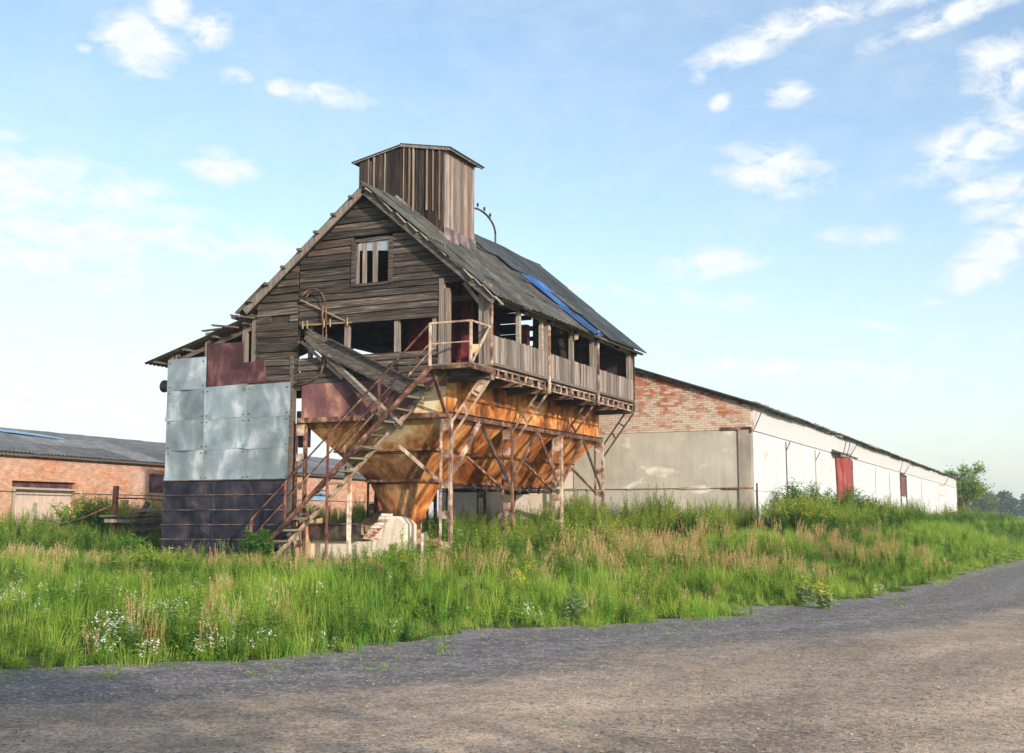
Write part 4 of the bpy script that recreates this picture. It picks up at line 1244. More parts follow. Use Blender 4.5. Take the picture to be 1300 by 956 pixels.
mb = MB(); mb.box(WX - 0.3, WX - 0.03, WY + 0.32, WLEN, 2.50, 2.55); mb.box(WX - 0.3, WX - 0.03, WY + 0.32, WLEN, 4.57, 4.60); mb.build('panel_joint', 'ruin_plaster', WH)
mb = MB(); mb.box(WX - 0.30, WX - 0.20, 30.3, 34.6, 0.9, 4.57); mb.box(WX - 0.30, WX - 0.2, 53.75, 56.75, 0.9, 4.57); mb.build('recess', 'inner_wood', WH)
mb = MB(); mb.plate([(WX + 0.05, 29.9, 1.2), (WX + 0.12, 33.4, 1.2), (WX + 0.05, 33.25, 4.50), (WX + 0.05, 29.35, 4.48)], 0.06)
dr = mb.build('red_door', 'door_red', WH)
mb = MB(); mb.bar((WX + 0.02, 28.6, 4.72), (WX + 0.02, 36.0, 4.66), 0.08, 0.07); mb.plate([(WX, 28.3, 4.62), (WX + 0.5, 28.4, 4.55), (WX + 0.5, 31.0, 4.60), (WX, 31.0, 4.72)], 0.03); mb.build('door_rail', 'steel_dark', dr)
mb = MB(); mb.box(WX - 0.02, WX + 0.04, 33.5, 34.5, 1.2, 4.5); mb.build('side_door', 'steel_red', WH)
mb = MB(); mb.box(WX - 0.06, WX + 0.02, 53.8, 56.7, 3.05, 4.35); sh = mb.build('shutter', 'steel_red', WH)
mb = MB()
for y in (53.7, 56.8): mb.bar((WX + 0.03, y, 1.0), (WX + 0.03, y, 4.42), 0.09, 0.09)
mb.bar((WX + 0.03, 53.6, 4.42), (WX + 0.03, 57.0, 4.42), 0.10, 0.09); mb.build('frame', 'steel_dark', sh)
mb = MB(); mb.box(WX - 0.1, WX + 0.0, 53.8, 56.7, 0.9, 3.03); mb.build('infill', 'white_wash', WH)
for y, dz, ly in ((13.75, 0.0, -0.65), (18.1, -0.9, 0.4), (34.8, 0.0, -1.6), (31.2, 0.0, 0.1), (32.4, 0.0, 0.0), (58.3, 0.0, -2.4), (53.4, 0, 0), (88.5, 0.0, -3.2), (24.2, -1.0, 0.3)):
    mb = MB()
    z1 = 5.40 + dz; z0 = 4.55 if dz == 0 else z1 - 0.3
    mb.tube([(WX + 0.28, y, z1), (WX + 0.2, y + ly * 0.5, (z0 + z1) / 2 + 0.05), (WX + 0.06, y + ly, z0)], 0.02, 6)
    mb.build('wall_bracket', 'steel_dark', WH)
mb = MB()
for y in (80.0, 86.0): mb.bar((WX + 0.03, y, 2.6), (WX + 0.03, y, 4.5), 0.08, 0.06)
for z in (2.85, 3.6, 4.5): mb.bar((WX + 0.03, 80.0, z), (WX + 0.03, 86.0, z), 0.06, 0.06)
mb.build('wall_frame', 'steel_pale', WH)
for y in (18.6, 24.55, 42.5, 48.5, 66.5):
    mb = MB(); mb.bar((WX + 0.02, y, 1.9), (WX + 0.02, y + random.uniform(-0.05, 0.05), 4.5), 0.05 if y < 20 else 0.03, 0.02); mb.build('joint_strip', 'steel_dark' if y < 20 else 'grey_concrete', WH)
mb = MB(); mb.bar((WX + 0.03, WY + 0.6, 0.9), (WX + 0.03, WY + 0.6, 2.8), 0.05, 0.05); mb.build('corner_stake', 'steel_dark', WH)
# ragged rotten cornice under the eave
mb = MB()
y = WY + 0.1
while y < WLEN:
    w = random.uniform(0.25, 0.8)
    mb.box(WX - 0.05, WX + random.uniform(0.08, 0.22), y, y + w - 0.02, 5.52 - random.uniform(0.0, 0.10), 5.60, j=0.02)
    y += w
mb.build('cornice', 'grey_concrete', WH)
mb = MB()
y = WY - 0.25
vd = Vector((6.45, 0, -6.45 * 0.337)).normalized()
while y < WLEN:
    w = 2.2 + random.uniform(-0.3, 0.3)
    dz = random.uniform(-0.03, 0.035)
    ext = 6.30 + random.uniform(-0.06, 0.12)
    L = ext / vd.x
    c = Vector((-2.46, y, 7.59 + dz))
    mb.plate([c + vd * L, c + vd * L + Vector((0, w + 0.05, 0)), c + Vector((0, w + 0.05, 0)), c], 0.05)
    y += w
mb.build('roof', 'dark_slate', WH)
mb = MB()
vd2 = Vector((-6.45, 0, -6.45 * 0.337)).normalized()
c = Vector((-2.46, WY - 0.25, 7.60))
mb.plate([c, c + Vector((0, WLEN - WY + 0.5, 0)), c + vd2 * 6.8 + Vector((0, WLEN - WY + 0.5, 0)), c + vd2 * 6.8], 0.05)
mb.build('rear_roof_slope', 'dark_slate', WH)
mb = MB()
mb.box(WXL, WXL + 0.3, WY + 0.4, WLEN, 0.6, 5.5)
poly_prism(mb, [(WXL, 0.6), (WX, 0.6), (WX, 5.46), (-2.46, wr(-2.46) - 0.04), (WXL, 5.46)], WLEN, WLEN + 0.3)
mb.build('rear_wall', 'white_wash', WH)
# dark verge boards on the gable edge
mb = MB()
for s in (1,):
    mb.bar((-2.46, WY - 0.12, 7.52), (WX + 0.35, WY - 0.12, 5.42), 0.14, 0.10)
mb.build('verge_board', 'steel_dark', WH)
# lean old roofing ridge on the far end
# ------------------------------------------------------------------ brick shed on the left
SX = -25.4
SH = thing('brick_shed', (-29.5, 20, 1.0), 'long low red brick shed with grey corrugated roof and boarded doorway', 'brick shed')
mb = MB()
ez = lambda y: 4.26 - 0.0075 * (y - 7.3)
def wall_seg(y0, y1, z0, z1a=None):
    n = 1
    mb.hexa([(SX - 0.4, y0, z0), (SX, y0, z0), (SX, y1, z0), (SX - 0.4, y1, z0), (SX - 0.4, y0, z1a or ez(y0)), (SX, y0, z1a or ez(y0)), (SX, y1, z1a or ez(y1)), (SX - 0.4, y1, z1a or ez(y1))])
wall_seg(-9, 8.05, 0.4); wall_seg(8.05, 11.5, 3.12); wall_seg(11.5, 16.05, 0.4); wall_seg(16.05, 18.2, 0.4, 2.85); wall_seg(16.05, 18.2, 3.62); wall_seg(18.2, 29.3, 0.4)
wall_seg(29.3, 30.9, 0.4, 2.6); wall_seg(29.3, 30.9, 3.2); wall_seg(30.9, 43.0, 0.4)
mb.box(SX - 9, SX - 0.4, 42.6, 43.0, 0.4, 4.0)
mb.build('wall', 'shed_brick', SH)
mb = MB(); mb.box(SX - 0.3, SX - 0.25, 8.05, 11.5, 0.4, 2.85); dd = mb.build('boarded_door', 'door_boards', SH)
mb = MB(); mb.box(SX - 0.28, SX - 0.2, 8.05, 11.5, 2.86, 3.12); mb.build('recess_band', 'red_sheet', SH)  # dark band filling the top of the door recess
mb = MB(); mb.bar((SX - 0.05, 7.9, 2.83), (SX - 0.05, 11.9, 2.80), 0.08, 0.08); mb.bar((SX - 0.05, 8.2, 0.6), (SX - 0.05, 8.2, 2.8), 0.10, 0.12); mb.bar((SX + 0.02, 11.75, 2.5), (SX + 0.02, 11.75, 2.85), 0.06, 0.06)
mb.build('frame', 'board_pale', dd)
mb = MB(); mb.box(SX - 0.1, SX + 0.04, 16.0, 18.25, 2.80, 3.66); mb.build('shutter', 'red_sheet', SH)
mb = MB(); mb.box(SX - 0.2, SX - 0.12, 29.3, 30.9, 2.6, 3.2); mb.build('window', 'blue_pale', SH)
mb = MB(); mb.box(SX - 0.05, SX + 0.03, 36.0, 38.0, 1.2, 3.0); mb.build('red_gate', 'door_red', SH)
mb = Each('wall_scar', 'steel_dark', SH)
for y, z in ((14.3, 2.0), (22.0, 1.7), (33.5, 1.9)): mb.box(SX - 0.02, SX + 0.015, y, y + 0.35, z, z + 0.4, j=0.04)
mb.bar((SX + 0.01, -5, 2.72), (SX + 0.01, 42.5, 2.55), 0.02, 0.04)

mb = MB(); vs_ = Vector((-4.9, 0, 1.36)).normalized()
y = -9.3
while y < 43:
    for a, b in ((-0.35, 1.75), (1.65, 3.5), (3.4, 5.12)):
        o_ = Vector((SX, y, ez(y) + 0.05)) + vs_ * a + Vector((0, 0, 0.01 * (3 - a * 0.5) + random.uniform(0, 0.02)))
        mb.corr(o_, ur, vs_, 2.05, b - a, nv=1, seg=5, amp=0.03, wl=0.2)
    y += 2.0
mb.build('roof', 'grey_slate', SH)
mb = MB()
y = 6.3
sp = lambda y_, d_: Vector((SX, y_, ez(y_) + 0.17)) + vs_ * d_
mb.plate([sp(7.5, 4.2), sp(13.6, 3.15), sp(12.6, 3.75), sp(7.5, 4.75)], 0.03)
mb.build('roof_patch', 'blue_pale', SH)
mb = MB(); mb.plate([(SX - 4.9, -9.3, ez(-9) + 1.40), (SX - 4.9, 43, ez(43) + 1.40), (SX - 9.8, 43, 4), (SX - 9.8, -9.3, 4)], -0.05); mb.build('rear_roof_slope', 'grey_slate', SH)
mb = MB(); mb.bar((SX + 0.25, -9.3, ez(-9) - 0.08), (SX + 0.25, 43, ez(43) - 0.08), 0.05, 0.08); mb.build('eave_board', 'board_dark', SH)

# ------------------------------------------------------------------ broken fence and timber by the shed
FX, FY = -16.1, 4.0
def g2(x, y, dz=0): return (x, y, gz(x, y) + dz)
o = MB(); o.tube([(FX, FY, gz(FX, FY) - 0.3), (FX + 0.0, FY, 2.05), (FX + 0.02, FY, 2.7)], 0.10, 10)
fp = o.build('rusty_post', 'steel_red', smooth=True)
tag(fp, 'upright rusty steel post standing in the weeds left of the sheet annex', 'post')
o = MB(); o.tube([(FX, FY - 0.02, 2.28), (-15.0, FY, 2.26), (-13.7, FY, 2.18), (-12.9, FY, 2.24)], 0.03, 6)
a_ = o.build('fence_rail', 'steel_rust', smooth=True); tag(a_, 'thin horizontal pipe rail running right from the rusty post', 'rail')
o = MB(); o.tube([(FX, FY - 0.05, 2.08), (-17.5, FY, 1.6), (-18.6, FY, 1.35)], 0.035, 6)
a_ = o.build('fence_rail', 'steel_rust', smooth=True); tag(a_, 'thin pipe sloping left from the rusty post down into weeds', 'rail')
o = MB()
random.seed(21)
tl = thing('timber_stack', (-14.2, 4.2, gz(-14.2, 4)), 'heap of grey old beams lying between rusty post and dark sheet wall', 'timber heap')
for i in range(10):
    o = MB(); z = 1.15 + 0.075 * i; x0 = -16.4 + random.uniform(0.2, 1.5)
    o.bar((x0, 3.6 + random.uniform(-0.2, 1.1), z + random.uniform(-0.15, 0.1)), (x0 + random.uniform(2.4, 4.3), 4.2 + random.uniform(-0.8, 0.8), z + 0.12 + random.uniform(-0.15, 0.15)), random.uniform(0.16, 0.3), random.uniform(0.05, 0.12))
    o.build('beam', random.choice(['board_dark', 'board_dark', 'siding_wood', 'steel_rust', 'post_wood']), tl)
o = MB(); o.bar((-15.3, 4.1, 1.3), (-14.75, 4.1, 2.12), 0.16, 0.08, up=(0, 1, 0)); a_ = o.build('leaning_plank', 'board_dark')
tag(a_, 'short dark plank leaning upright on the timber heap', 'plank')
o = MB(); o.bar((-20.1, 4.0, 1.15), (-19.75, 4.0, 2.15), 0.14, 0.06, up=(0, 1, 0)); a_ = o.build('leaning_plank', 'board_pale')
tag(a_, 'pale yellow plank sticking up at a slant from weeds before the boarded doorway', 'plank')
o = MB(); o.bar((-19.7, 4.0, 1.55), (-18.6, 4.1, 1.42), 0.10, 0.05); a_ = o.build('fallen_plank', 'board_dark')
tag(a_, 'dark plank lying in the weeds right of the pale slanting plank', 'plank')

# ------------------------------------------------------------------ ruined pit under the stairs
def rough_block(mb, x0, x1, y0, y1, zb, ztop, n=10, j=0.04):
    """masonry block with an uneven top given by ztop(u)"""
    vs, fs = [], []
    for k in range(n + 1):
        u = k / n; x = x0 + (x1 - x0) * u; zt = ztop(u)
        vs += [(x + random.uniform(-j, j) * 0.4, y0 + random.uniform(-j, j), zb), (x + random.uniform(-j, j), y0 + random.uniform(-j, j), zb + (zt - zb) * 0.55), (x, y0 + random.uniform(-j, j), zt + random.uniform(-j, j)),
               (x, y1 + random.uniform(-j, j), zt + random.uniform(-j, j)), (x, y1, zb)]
    for k in range(n):
        a = k * 5
        for i in range(4): fs.append((a + i, a + 5 + i, a + 6 + i, a + 1 + i))
    fs.append((0, 1, 2, 3, 4)); b = n * 5; fs.append((b + 4, b + 3, b + 2, b + 1, b))
    mb.add(vs, fs)
random.seed(5)
rw = thing('ruined_wall', (-4.5, 1.2, 0.5), 'broken whitewashed brick pit wall behind the stair under the front hopper', 'ruined wall')
mb = MB(); rough_block(mb, -6.3, -3.0, 0.95, 1.35, 0.2, lambda u: 1.02 + 0.06 * math.sin(9 * u), n=8, j=0.015); mb.build('wall', 'ruin_plaster', rw)
mb = MB(); rough_block(mb, -4.0, -2.95, 0.92, 1.5, 0.6, lambda u: 1.05 + 0.60 * min(1.0, u * 1.9) - 0.22 * max(0.0, u - 0.7) / 0.3, n=9, j=0.012); mb.build('buttress', 'ruin_plaster', rw)
mb = MB()
for i in range(46):
    u = random.random(); x = -4.25 + 0.6 * u; z = 1.05 + 0.60 * u + random.uniform(-0.04, 0.02)
    mb.box(x, x + 0.25, 0.80 + random.uniform(0, 0.07), 1.0, z, z + 0.07, j=0.015)
for i in range(30):
    x = random.uniform(-5.2, -3.8); mb.box(x, x + 0.25, 0.88 + random.uniform(0, 0.1), 1.2, 1.0 + random.uniform(0, 0.08), 1.08, j=0.02)
mb.build('brickwork', 'ruin_brick', rw)
mb = MB(); mb.box(-6.05, -4.35, 0.72, 0.90, 1.03, 1.47); mb.box(-6.05, -4.35, 0.66, 0.72, 1.42, 1.47)
tr = mb.build('steel_trough', 'steel_dark'); tag(tr, 'dark rusty steel channel lying on the broken white pit wall', 'steel channel')
mb = MB(); rough_block(mb, -7.0, -6.0, 0.5, 1.4, 0.2, lambda u: 1.9 - 0.5 * u + 0.15 * math.sin(14 * u), n=12, j=0.1)
sw = mb.build('rubble_pier', 'rubble_stone'); tag(sw, 'crumbling rough stone pier under the lower stair flight', 'stone pier')
mb = MB()
for i in range(160):
    t = random.random() ** 0.7; a = random.uniform(0, 6.28)
    x = -4.6 + 1.5 * t * math.cos(a); y = 2.6 + 0.9 * t * math.sin(a); z = 0.9 + 0.85 * (1 - t)
    s = random.uniform(0.05, 0.15); mb.box(x - s, x + s, y - s, y + s, z - s * 0.7, z + s * 0.7, j=s * 0.4)
tag(mb.build('rubble_heap', 'rubble_stone'), 'tawny rubble heap behind the white pit wall', 'rubble heap')
for i, (x, lab) in enumerate(((-2.75, 'short pale stake at the front hopper outlet, left one'), (-2.2, 'short pale stake beside the front hopper post, right one'))):
    mb = MB(); mb.bar((x, 0.5, 0.2), (x + 0.02, 0.5, 1.15 + 0.05 * i), 0.13, 0.06); tag(mb.build('stake', 'steel_pale'), lab, 'stake', 'stakes under the front hopper')
# ------------------------------------------------------------------ grass and weeds (instanced on plain points)
protos = bpy.data.collections.new('plant_library')
def proto(name, mb, mats, smooth=False):
    me = bpy.data.meshes.new(name); me.from_pydata(mb.v, [], mb.f)
    for m_ in mats: me.materials.append(M[m_])
    me.polygons.foreach_set('material_index', mb.mi); me.update()
    o = bpy.data.objects.new(name, me); return o
def blade(mb, x, y, az, L, w, bend, mi=0, seg=3, z0=-0.03):
    c, s = math.cos(az), math.sin(az)
    px, py = -s * w / 2, c * w / 2
    vs, fs = [], []
    for i in range(seg + 1):
        t = i / seg
        r = bend * L * t * t; z = L * (t - 0.25 * bend * t * t)
        ww = (1 - t) ** 0.7 if i else 1
        cx_, cy_ = x + c * r, y + s * r
        if i < seg: vs += [(cx_ - px * ww, cy_ - py * ww, z + z0), (cx_ + px * ww, cy_ + py * ww, z + z0)]
        else: vs.append((cx_, cy_, z + z0))
    for i in range(seg - 1):
        a = 2 * i; fs.append((a, a + 1, a + 3, a + 2))
    a = 2 * (seg - 1); fs.append((a, a + 1, a + 2))
    mb.add(vs, fs, mi)
def leaf(mb, p, az, L, w, droop, mi=0, roll=0.0):
    c, s = math.cos(az), math.sin(az)
    d = Vector((c, s, -droop)).normalized(); side = Vector((-s, c, roll)).normalized()
    p = Vector(p); m_ = p + d * L * 0.45 + Vector((0, 0, 0.08 * L)); e = p + d * L
    mb.add([p, m_ - side * w / 2, e, m_ + side * w / 2], [(0, 1, 2, 3)], mi)
def stem_line(mb, pts, w, mi=0):
    for a, b in zip(pts[:-1], pts[1:]):
        a = Vector(a); b = Vector(b)
        mb.add([a + Vector((w, 0, 0)), a - Vector((w, 0, 0)), b - Vector((w * .7, 0, 0)), b + Vector((w * .7, 0, 0))], [(0, 1, 2, 3)], mi)
        mb.add([a + Vector((0, w, 0)), a - Vector((0, w, 0)), b - Vector((0, w * .7, 0)), b + Vector((0, w * .7, 0))], [(0, 1, 2, 3)], mi)
U = random.uniform
random.seed(99)
def p_grass(h0, h1, n, w, spread, bend=(0.2, 0.9)):
    mb = MB()
    for _ in range(n):
        a = U(0, 6.28); r = spread * math.sqrt(random.random())
        blade(mb, r * math.cos(a), r * math.sin(a), U(0, 6.28), U(h0, h1), U(0.6, 1.2) * w, U(*bend))
    return mb
def p_plume(n, h0, h1, green=8):
    mb = MB()
    for _ in range(n):
        a = U(0, 6.28); r = 0.14 * math.sqrt(random.random()); x, y = r * math.cos(a), r * math.sin(a)
        h = U(h0, h1); lx, ly = U(-0.12, 0.12), U(-0.12, 0.12)
        stem_line(mb, [(x, y, 0), (x + lx * .5, y + ly * .5, h * .6), (x + lx, y + ly, h)], 0.003, 1)
        for k in range(9):
            t = U(0.66, 1.05); p = (x + lx * t, y + ly * t, h * t)
            leaf(mb, p, U(0, 6.28), U(0.05, 0.10) * (1.35 - t * .7), U(0.012, 0.022), U(-2.2, -0.4), 1)
    for _ in range(green):
        a = U(0, 6.28); r = 0.13 * math.sqrt(random.random())
        blade(mb, r * math.cos(a), r * math.sin(a), U(0, 6.28), U(0.25, 0.5), 0.010, U(0.2, 0.8), 0)
    return mb
def p_weed(ns, h0, h1, L, w, tip=0.75, spread=0.16, step=0.045):
    mb = MB()
    for _ in range(ns):
        a = U(0, 6.28); r = spread * math.sqrt(random.random()); x, y = r * math.cos(a), r * math.sin(a)
        h = U(h0, h1); lx, ly = U(-0.2, 0.2) * h, U(-0.2, 0.2) * h
        stem_line(mb, [(x, y, 0), (x + lx * .3, y + ly * .3, h * .5), (x + lx, y + ly, h)], 0.006, 0)
        z = 0.10; k = 0
        while z < h:
            t = z / h; q = t * t * 0.85 + t * 0.15
            p = (x + lx * q, y + ly * q, z); az = k * 2.4 + U(-0.3, 0.3)
            s = (1.0 - 0.65 * t) * U(0.7, 1.2)
            mi = 1 if t > tip else 0
            leaf(mb, p, az, L * s, w * s, U(-0.5, 0.5), mi, U(-0.4, 0.4)); leaf(mb, p, az + 3.1, L * s, w * s, U(-0.5, 0.5), mi, U(-0.4, 0.4))
            z += step * U(0.7, 1.3); k += 1
    return mb
def p_flower(n, h0, h1, heads, r0, spread=0.16, flat_=True):
    mb = MB()
    for _ in range(n):
        a = U(0, 6.28); r = spread * math.sqrt(random.random()); x, y = r * math.cos(a), r * math.sin(a); h = U(h0, h1)
        stem_line(mb, [(x, y, 0), (x + U(-.05, .05), y + U(-.05, .05), h * .9)], 0.003, 0)
        for k in range(6):
            leaf(mb, (x, y, U(0.05, h * .7)), U(0, 6.28), U(0.05, 0.12), U(0.012, 0.03), U(-0.6, 0.5), 0)
        for k in range(heads):
            px_, py_, pz_ = x + U(-.06, .06), y + U(-.06, .06), h * U(0.88, 1.06); rr = r0 * U(0.7, 1.3)
            tx, ty = U(-0.5, 0.5), U(-0.5, 0.5)
            m_ = 6
            mb.add([(px_ + rr * math.cos(6.28 * i / m_), py_ + rr * math.sin(6.28 * i / m_), pz_ + rr * (tx * math.cos(6.28 * i / m_) + ty * math.sin(6.28 * i / m_))) for i in range(m_)] + [(px_, py_, pz_ + rr * .5)], [(i, (i + 1) % m_, m_) for i in range(m_)], 1)
    return mb
def p_leafy(n, h, L, w):
    mb = MB()
    for _ in range(n):
        a = U(0, 6.28); r = 0.2 * math.sqrt(random.random())
        leaf(mb, (r * math.cos(a), r * math.sin(a), U(0.01, h)), U(0, 6.28), U(.6, 1.2) * L, U(.6, 1.2) * w, U(-0.8, 0.5), 0, U(-.4, .4))
    return mb
LIB = {}
def lib(key, lst): LIB[key] = lst
lib('grass', [proto('grass_tuft', p_grass(0.16, 0.42, 26, 0.010, 0.15), ['grass_green']), proto('grass_tuft', p_grass(0.22, 0.55, 22, 0.012, 0.14), ['grass_green']),
              proto('grass_tuft', p_grass(0.15, 0.36, 24, 0.012, 0.15), ['grass_lush']), proto('grass_tuft', p_grass(0.3, 0.62, 16, 0.013, 0.12, (0.1, 0.6)), ['grass_lush']),
              proto('leafy_tuft', p_leafy(30, 0.16, 0.10, 0.05), ['grass_lush'])])
lib('short', [proto('short_tuft', p_grass(0.05, 0.16, 22, 0.008, 0.13, (0.4, 1.2)), ['grass_green']), proto('leafy_tuft', p_leafy(22, 0.05, 0.06, 0.035), ['grass_lush']), proto('short_tuft', p_grass(0.08, 0.22, 18, 0.009, 0.13, (0.3, 1.0)), ['grass_lush'])])
lib('dry', [proto('seed_grass', p_plume(12, 0.45, 0.80), ['grass_green', 'straw']), proto('seed_grass', p_plume(9, 0.40, 0.70, 12), ['grass_lush', 'straw']), proto('seed_grass', p_plume(15, 0.5, 0.9, 5), ['grass_green', 'straw'])])
lib('weed', [proto('tall_weed', p_weed(5, 0.8, 1.3, 0.17, 0.065), ['weed_green', 'weed_tip']), proto('tall_weed', p_weed(4, 0.9, 1.5, 0.19, 0.075, 0.78), ['weed_green', 'weed_tip']),
             proto('tall_weed', p_weed(6, 0.6, 1.1, 0.15, 0.07, 0.85), ['weed_green', 'weed_tip']), proto('tall_weed', p_weed(5, 0.7, 1.15, 0.16, 0.055, 0.6), ['weed_green', 'weed_tip'])])
lib('bright', [proto('spire_weed', p_weed(4, 0.9, 1.5, 0.16, 0.065, 0.35, 0.14, 0.035), ['weed_green', 'weed_tip']), proto('spire_weed', p_weed(5, 0.7, 1.2, 0.15, 0.065, 0.45, 0.16, 0.035), ['weed_green', 'weed_tip'])])
lib('white', [proto('white_flower', p_flower(7, 0.18, 0.42, 4, 0.014), ['grass_lush', 'petal_white']), proto('white_flower', p_flower(6, 0.2, 0.5, 5, 0.012), ['grass_green', 'petal_white'])])
lib('yellow', [proto('yellow_flower', p_flower(8, 0.35, 0.65, 10, 0.016), ['grass_lush', 'petal_yellow'])])
lib('purple', [proto('purple_flower', p_flower(4, 0.6, 0.9, 8, 0.022), ['weed_green', 'petal_purple'])])

def scatter(name, key, P, S, label=None, cat=None, tilt=0.12):
    """one object whose points each carry a plant of the given kind"""
    n = len(P)
    pl = LIB[key]
    c = bpy.data.collections.new(name + '_kinds')
    for o in pl: c.objects.link(o)
    me = bpy.data.meshes.new(name); me.vertices.add(n); me.vertices.foreach_set('co', np.asarray(P, np.float32).ravel())
    a = me.attributes.new('size', 'FLOAT', 'POINT'); a.data.foreach_set('value', np.asarray(S, np.float32))
    rot = np.stack([rng.normal(0, tilt, n), rng.normal(0, tilt, n), rng.uniform(0, 6.28, n)], 1).astype(np.float32)
    a = me.attributes.new('turn', 'FLOAT_VECTOR', 'POINT'); a.data.foreach_set('vector', rot.ravel())
    a = me.attributes.new('kind', 'INT', 'POINT'); a.data.foreach_set('value', rng.integers(0, len(pl), n).astype(np.int32))
    o = bpy.data.objects.new(name, me); col.objects.link(o)
    ng = bpy.data.node_groups.new(name, 'GeometryNodeTree')
    ng.interface.new_socket('Geometry', in_out='INPUT', socket_type='NodeSocketGeometry'); ng.interface.new_socket('Geometry', in_out='OUTPUT', socket_type='NodeSocketGeometry')
    gi = ng.nodes.new('NodeGroupInput'); go = ng.nodes.new('NodeGroupOutput')
    ci = ng.nodes.new('GeometryNodeCollectionInfo'); ci.inputs['Collection'].default_value = c
    ci.inputs['Separate Children'].default_value = True; ci.inputs['Reset Children'].default_value = True
    ip = ng.nodes.new('GeometryNodeInstanceOnPoints'); ip.inputs['Pick Instance'].default_value = True
    def attr(nm, ty):
        q = ng.nodes.new('GeometryNodeInputNamedAttribute'); q.data_type = ty; q.inputs['Name'].default_value = nm
        return q.outputs['Attribute']
    L = ng.links.new
    L(gi.outputs[0], ip.inputs['Points']); L(ci.outputs[0], ip.inputs['Instance'])
    L(attr('kind', 'INT'), ip.inputs['Instance Index']); L(attr('turn', 'FLOAT_VECTOR'), ip.inputs['Rotation']); L(attr('size', 'FLOAT'), ip.inputs['Scale'])
    L(ip.outputs[0], go.inputs[0])
    md = o.modifiers.new('plants', 'NODES'); md.node_group = ng
    tag(o, label, cat, kind='stuff')
    return o

CXY = np.array([13.12, -26.98])
def candidates(n, rmin, rmax, power=1.0, amin=-80, amax=8):
    """points in the wedge the camera (and a step to its side) looks over, denser near it"""
    u = rng.random(n)
    r = rmin * (rmax / rmin) ** u if power == 0 else (rmin ** power + u * (rmax ** power - rmin ** power)) ** (1 / power)
    a = np.radians(rng.uniform(amin, amax, n))
    return CXY[0] + r * np.sin(a), CXY[1] + r * np.cos(a), r
def in_buildings(x, y):
    wh = (x > WXL - 0.2) & (x < WX + 0.1) & (y > WY - 0.1) & (y < WLEN)
    shd = (x < SX + 0.2) & (x > SX - 10) & (y > -9) & (y < 43)
    anx = (x > -10.5) & (x < -6.0) & (y > -0.2) & (y < 0.4)
    pit = (x > -6.6) & (x < -2.8) & (y > 0.5) & (y < 3.2)
    return wh | shd | anx | pit
def blob(x, y, cx, cy, rx, ry):
    return np.exp(-(((x - cx) / rx) ** 2 + ((y - cy) / ry) ** 2))
def place(n, rmin, rmax, dens, smin, smax, power=1.0, **kw):
    x, y, r = candidates(n, rmin, rmax, power, **kw)
    p = dens(x, y, r)
    keep = (rng.random(n) < p) & ~in_buildings(x, y)
    x, y = x[keep], y[keep]
    s = rng.uniform(smin, smax, len(x)) * (0.55 + 0.9 * vnoise(x, y, 0.55, 5))
    s = s * np.clip(0.40 + 0.22 * np.abs(edge_x(y) - x), 0.40, 0.80)
    s = s * (1 - 0.42 * sstep((y + 9.5) / 4.0) * sstep((1.5 - x) / 2.0) * (y < 0.4) * (1 - sstep((-10.5 - x) / 2)))
    return np.stack([x, y, ground_z(x, y) - 0.01], 1), s
def inland(x, y): return edge_x(y) - x
def weed_field(x, y):
    d = inland(x, y)
    w = 0 * x
    w = np.maximum(w, 1.0 * ((x > -6.2) & (x < 2.6) & (y > np.where(x < -2.6, 3.4, -2.3 - 0.3 * (x + 2))) & (y < 12.8) & (x < 0.6 + 0.22 * (y + 2))))
    w = np.maximum(w, blob(x, y, 0.3, -1.8, 2.8, 1.4)); w = np.maximum(w, 0.35 * blob(x, y, -4, -0.6, 2.0, 0.8))
    w = np.maximum(w, 1.0 * ((y > 8.5 - 0.25 * x) & (y < 13) & (x > -3) & (x < 4.0)))
    w = np.maximum(w, 1.0 * ((x > 3.6) & (x < 6.8 + 0.02 * y) & (y > 11) & (y < 110)))
    w = np.maximum(w, 1.0 * ((x < -10.8) & (y > 0.5 + 0.2 * (x + 10)) & (y < 20)) * (0.5 + 0.5 * (vnoise(x, y, 0.3, 8) > 0.35)))
    w = np.maximum(w, blob(x, y, -7.0, -0.9, 1.6, 0.8) * 0.8)
    return w * (d > 2.0)
def dry_field(x, y):
    d = inland(x, y)
    w = np.maximum.reduce([blob(x, y, 3.5, 3.0, 3.2, 4.0), blob(x, y, 6.5, 7.0, 2.2, 6.0), blob(x, y, 7.0, 0.5, 1.6, 3.0) * 0.9, 0.6 * blob(x, y, -6, -5.5, 4.5, 1.7), 0.55 * blob(x, y, -0.5, -6.0, 2.5, 1.8), 0.5 * blob(x, y, -12, -5, 5, 3)])
    return w * (d > 1.0) * np.clip(2.4 * vnoise(x, y, 0.55, 4) - 0.75, 0.04, 1)

far_ok = lambda x, y: (np.hypot(x - CXY[0], y - CXY[1]) < 400)
P, S = place(76000, 6.0, 62, lambda x, y, r: (inland(x, y) > 0.05) * np.clip(0.25 + inland(x, y) * 0.8, 0, 1) * (0.35 + 0.9 * vnoise(x, y, 0.7, 1)) * (1 - 0.9 * np.clip(weed_field(x, y), 0, 1)) * (1 - 0.45 * np.clip(dry_field(x, y), 0, 1)), 0.75, 1.25, 1.15)
scatter('grass', 'grass', P, S)
P, S = place(29000, 5.0, 60, lambda x, y, r: np.where(inland(x, y) > 0, np.exp(-inland(x, y) / 1.2), 0.9 * np.exp(inland(x, y) / 0.35) + 0.8 * np.clip(4 * vnoise(x, y, 1.1, 12) - 2.2, 0, 1) * np.exp(inland(x, y) / 0.9)), 0.7, 1.3, 0.9, amin=-80, amax=30)
scatter('short_grass', 'short', P, S)
P, S = place(32000, 12, 70, lambda x, y, r: dry_field(x, y), 0.6, 1.05, 1.3)
scatter('dry_grass', 'dry', P, S)
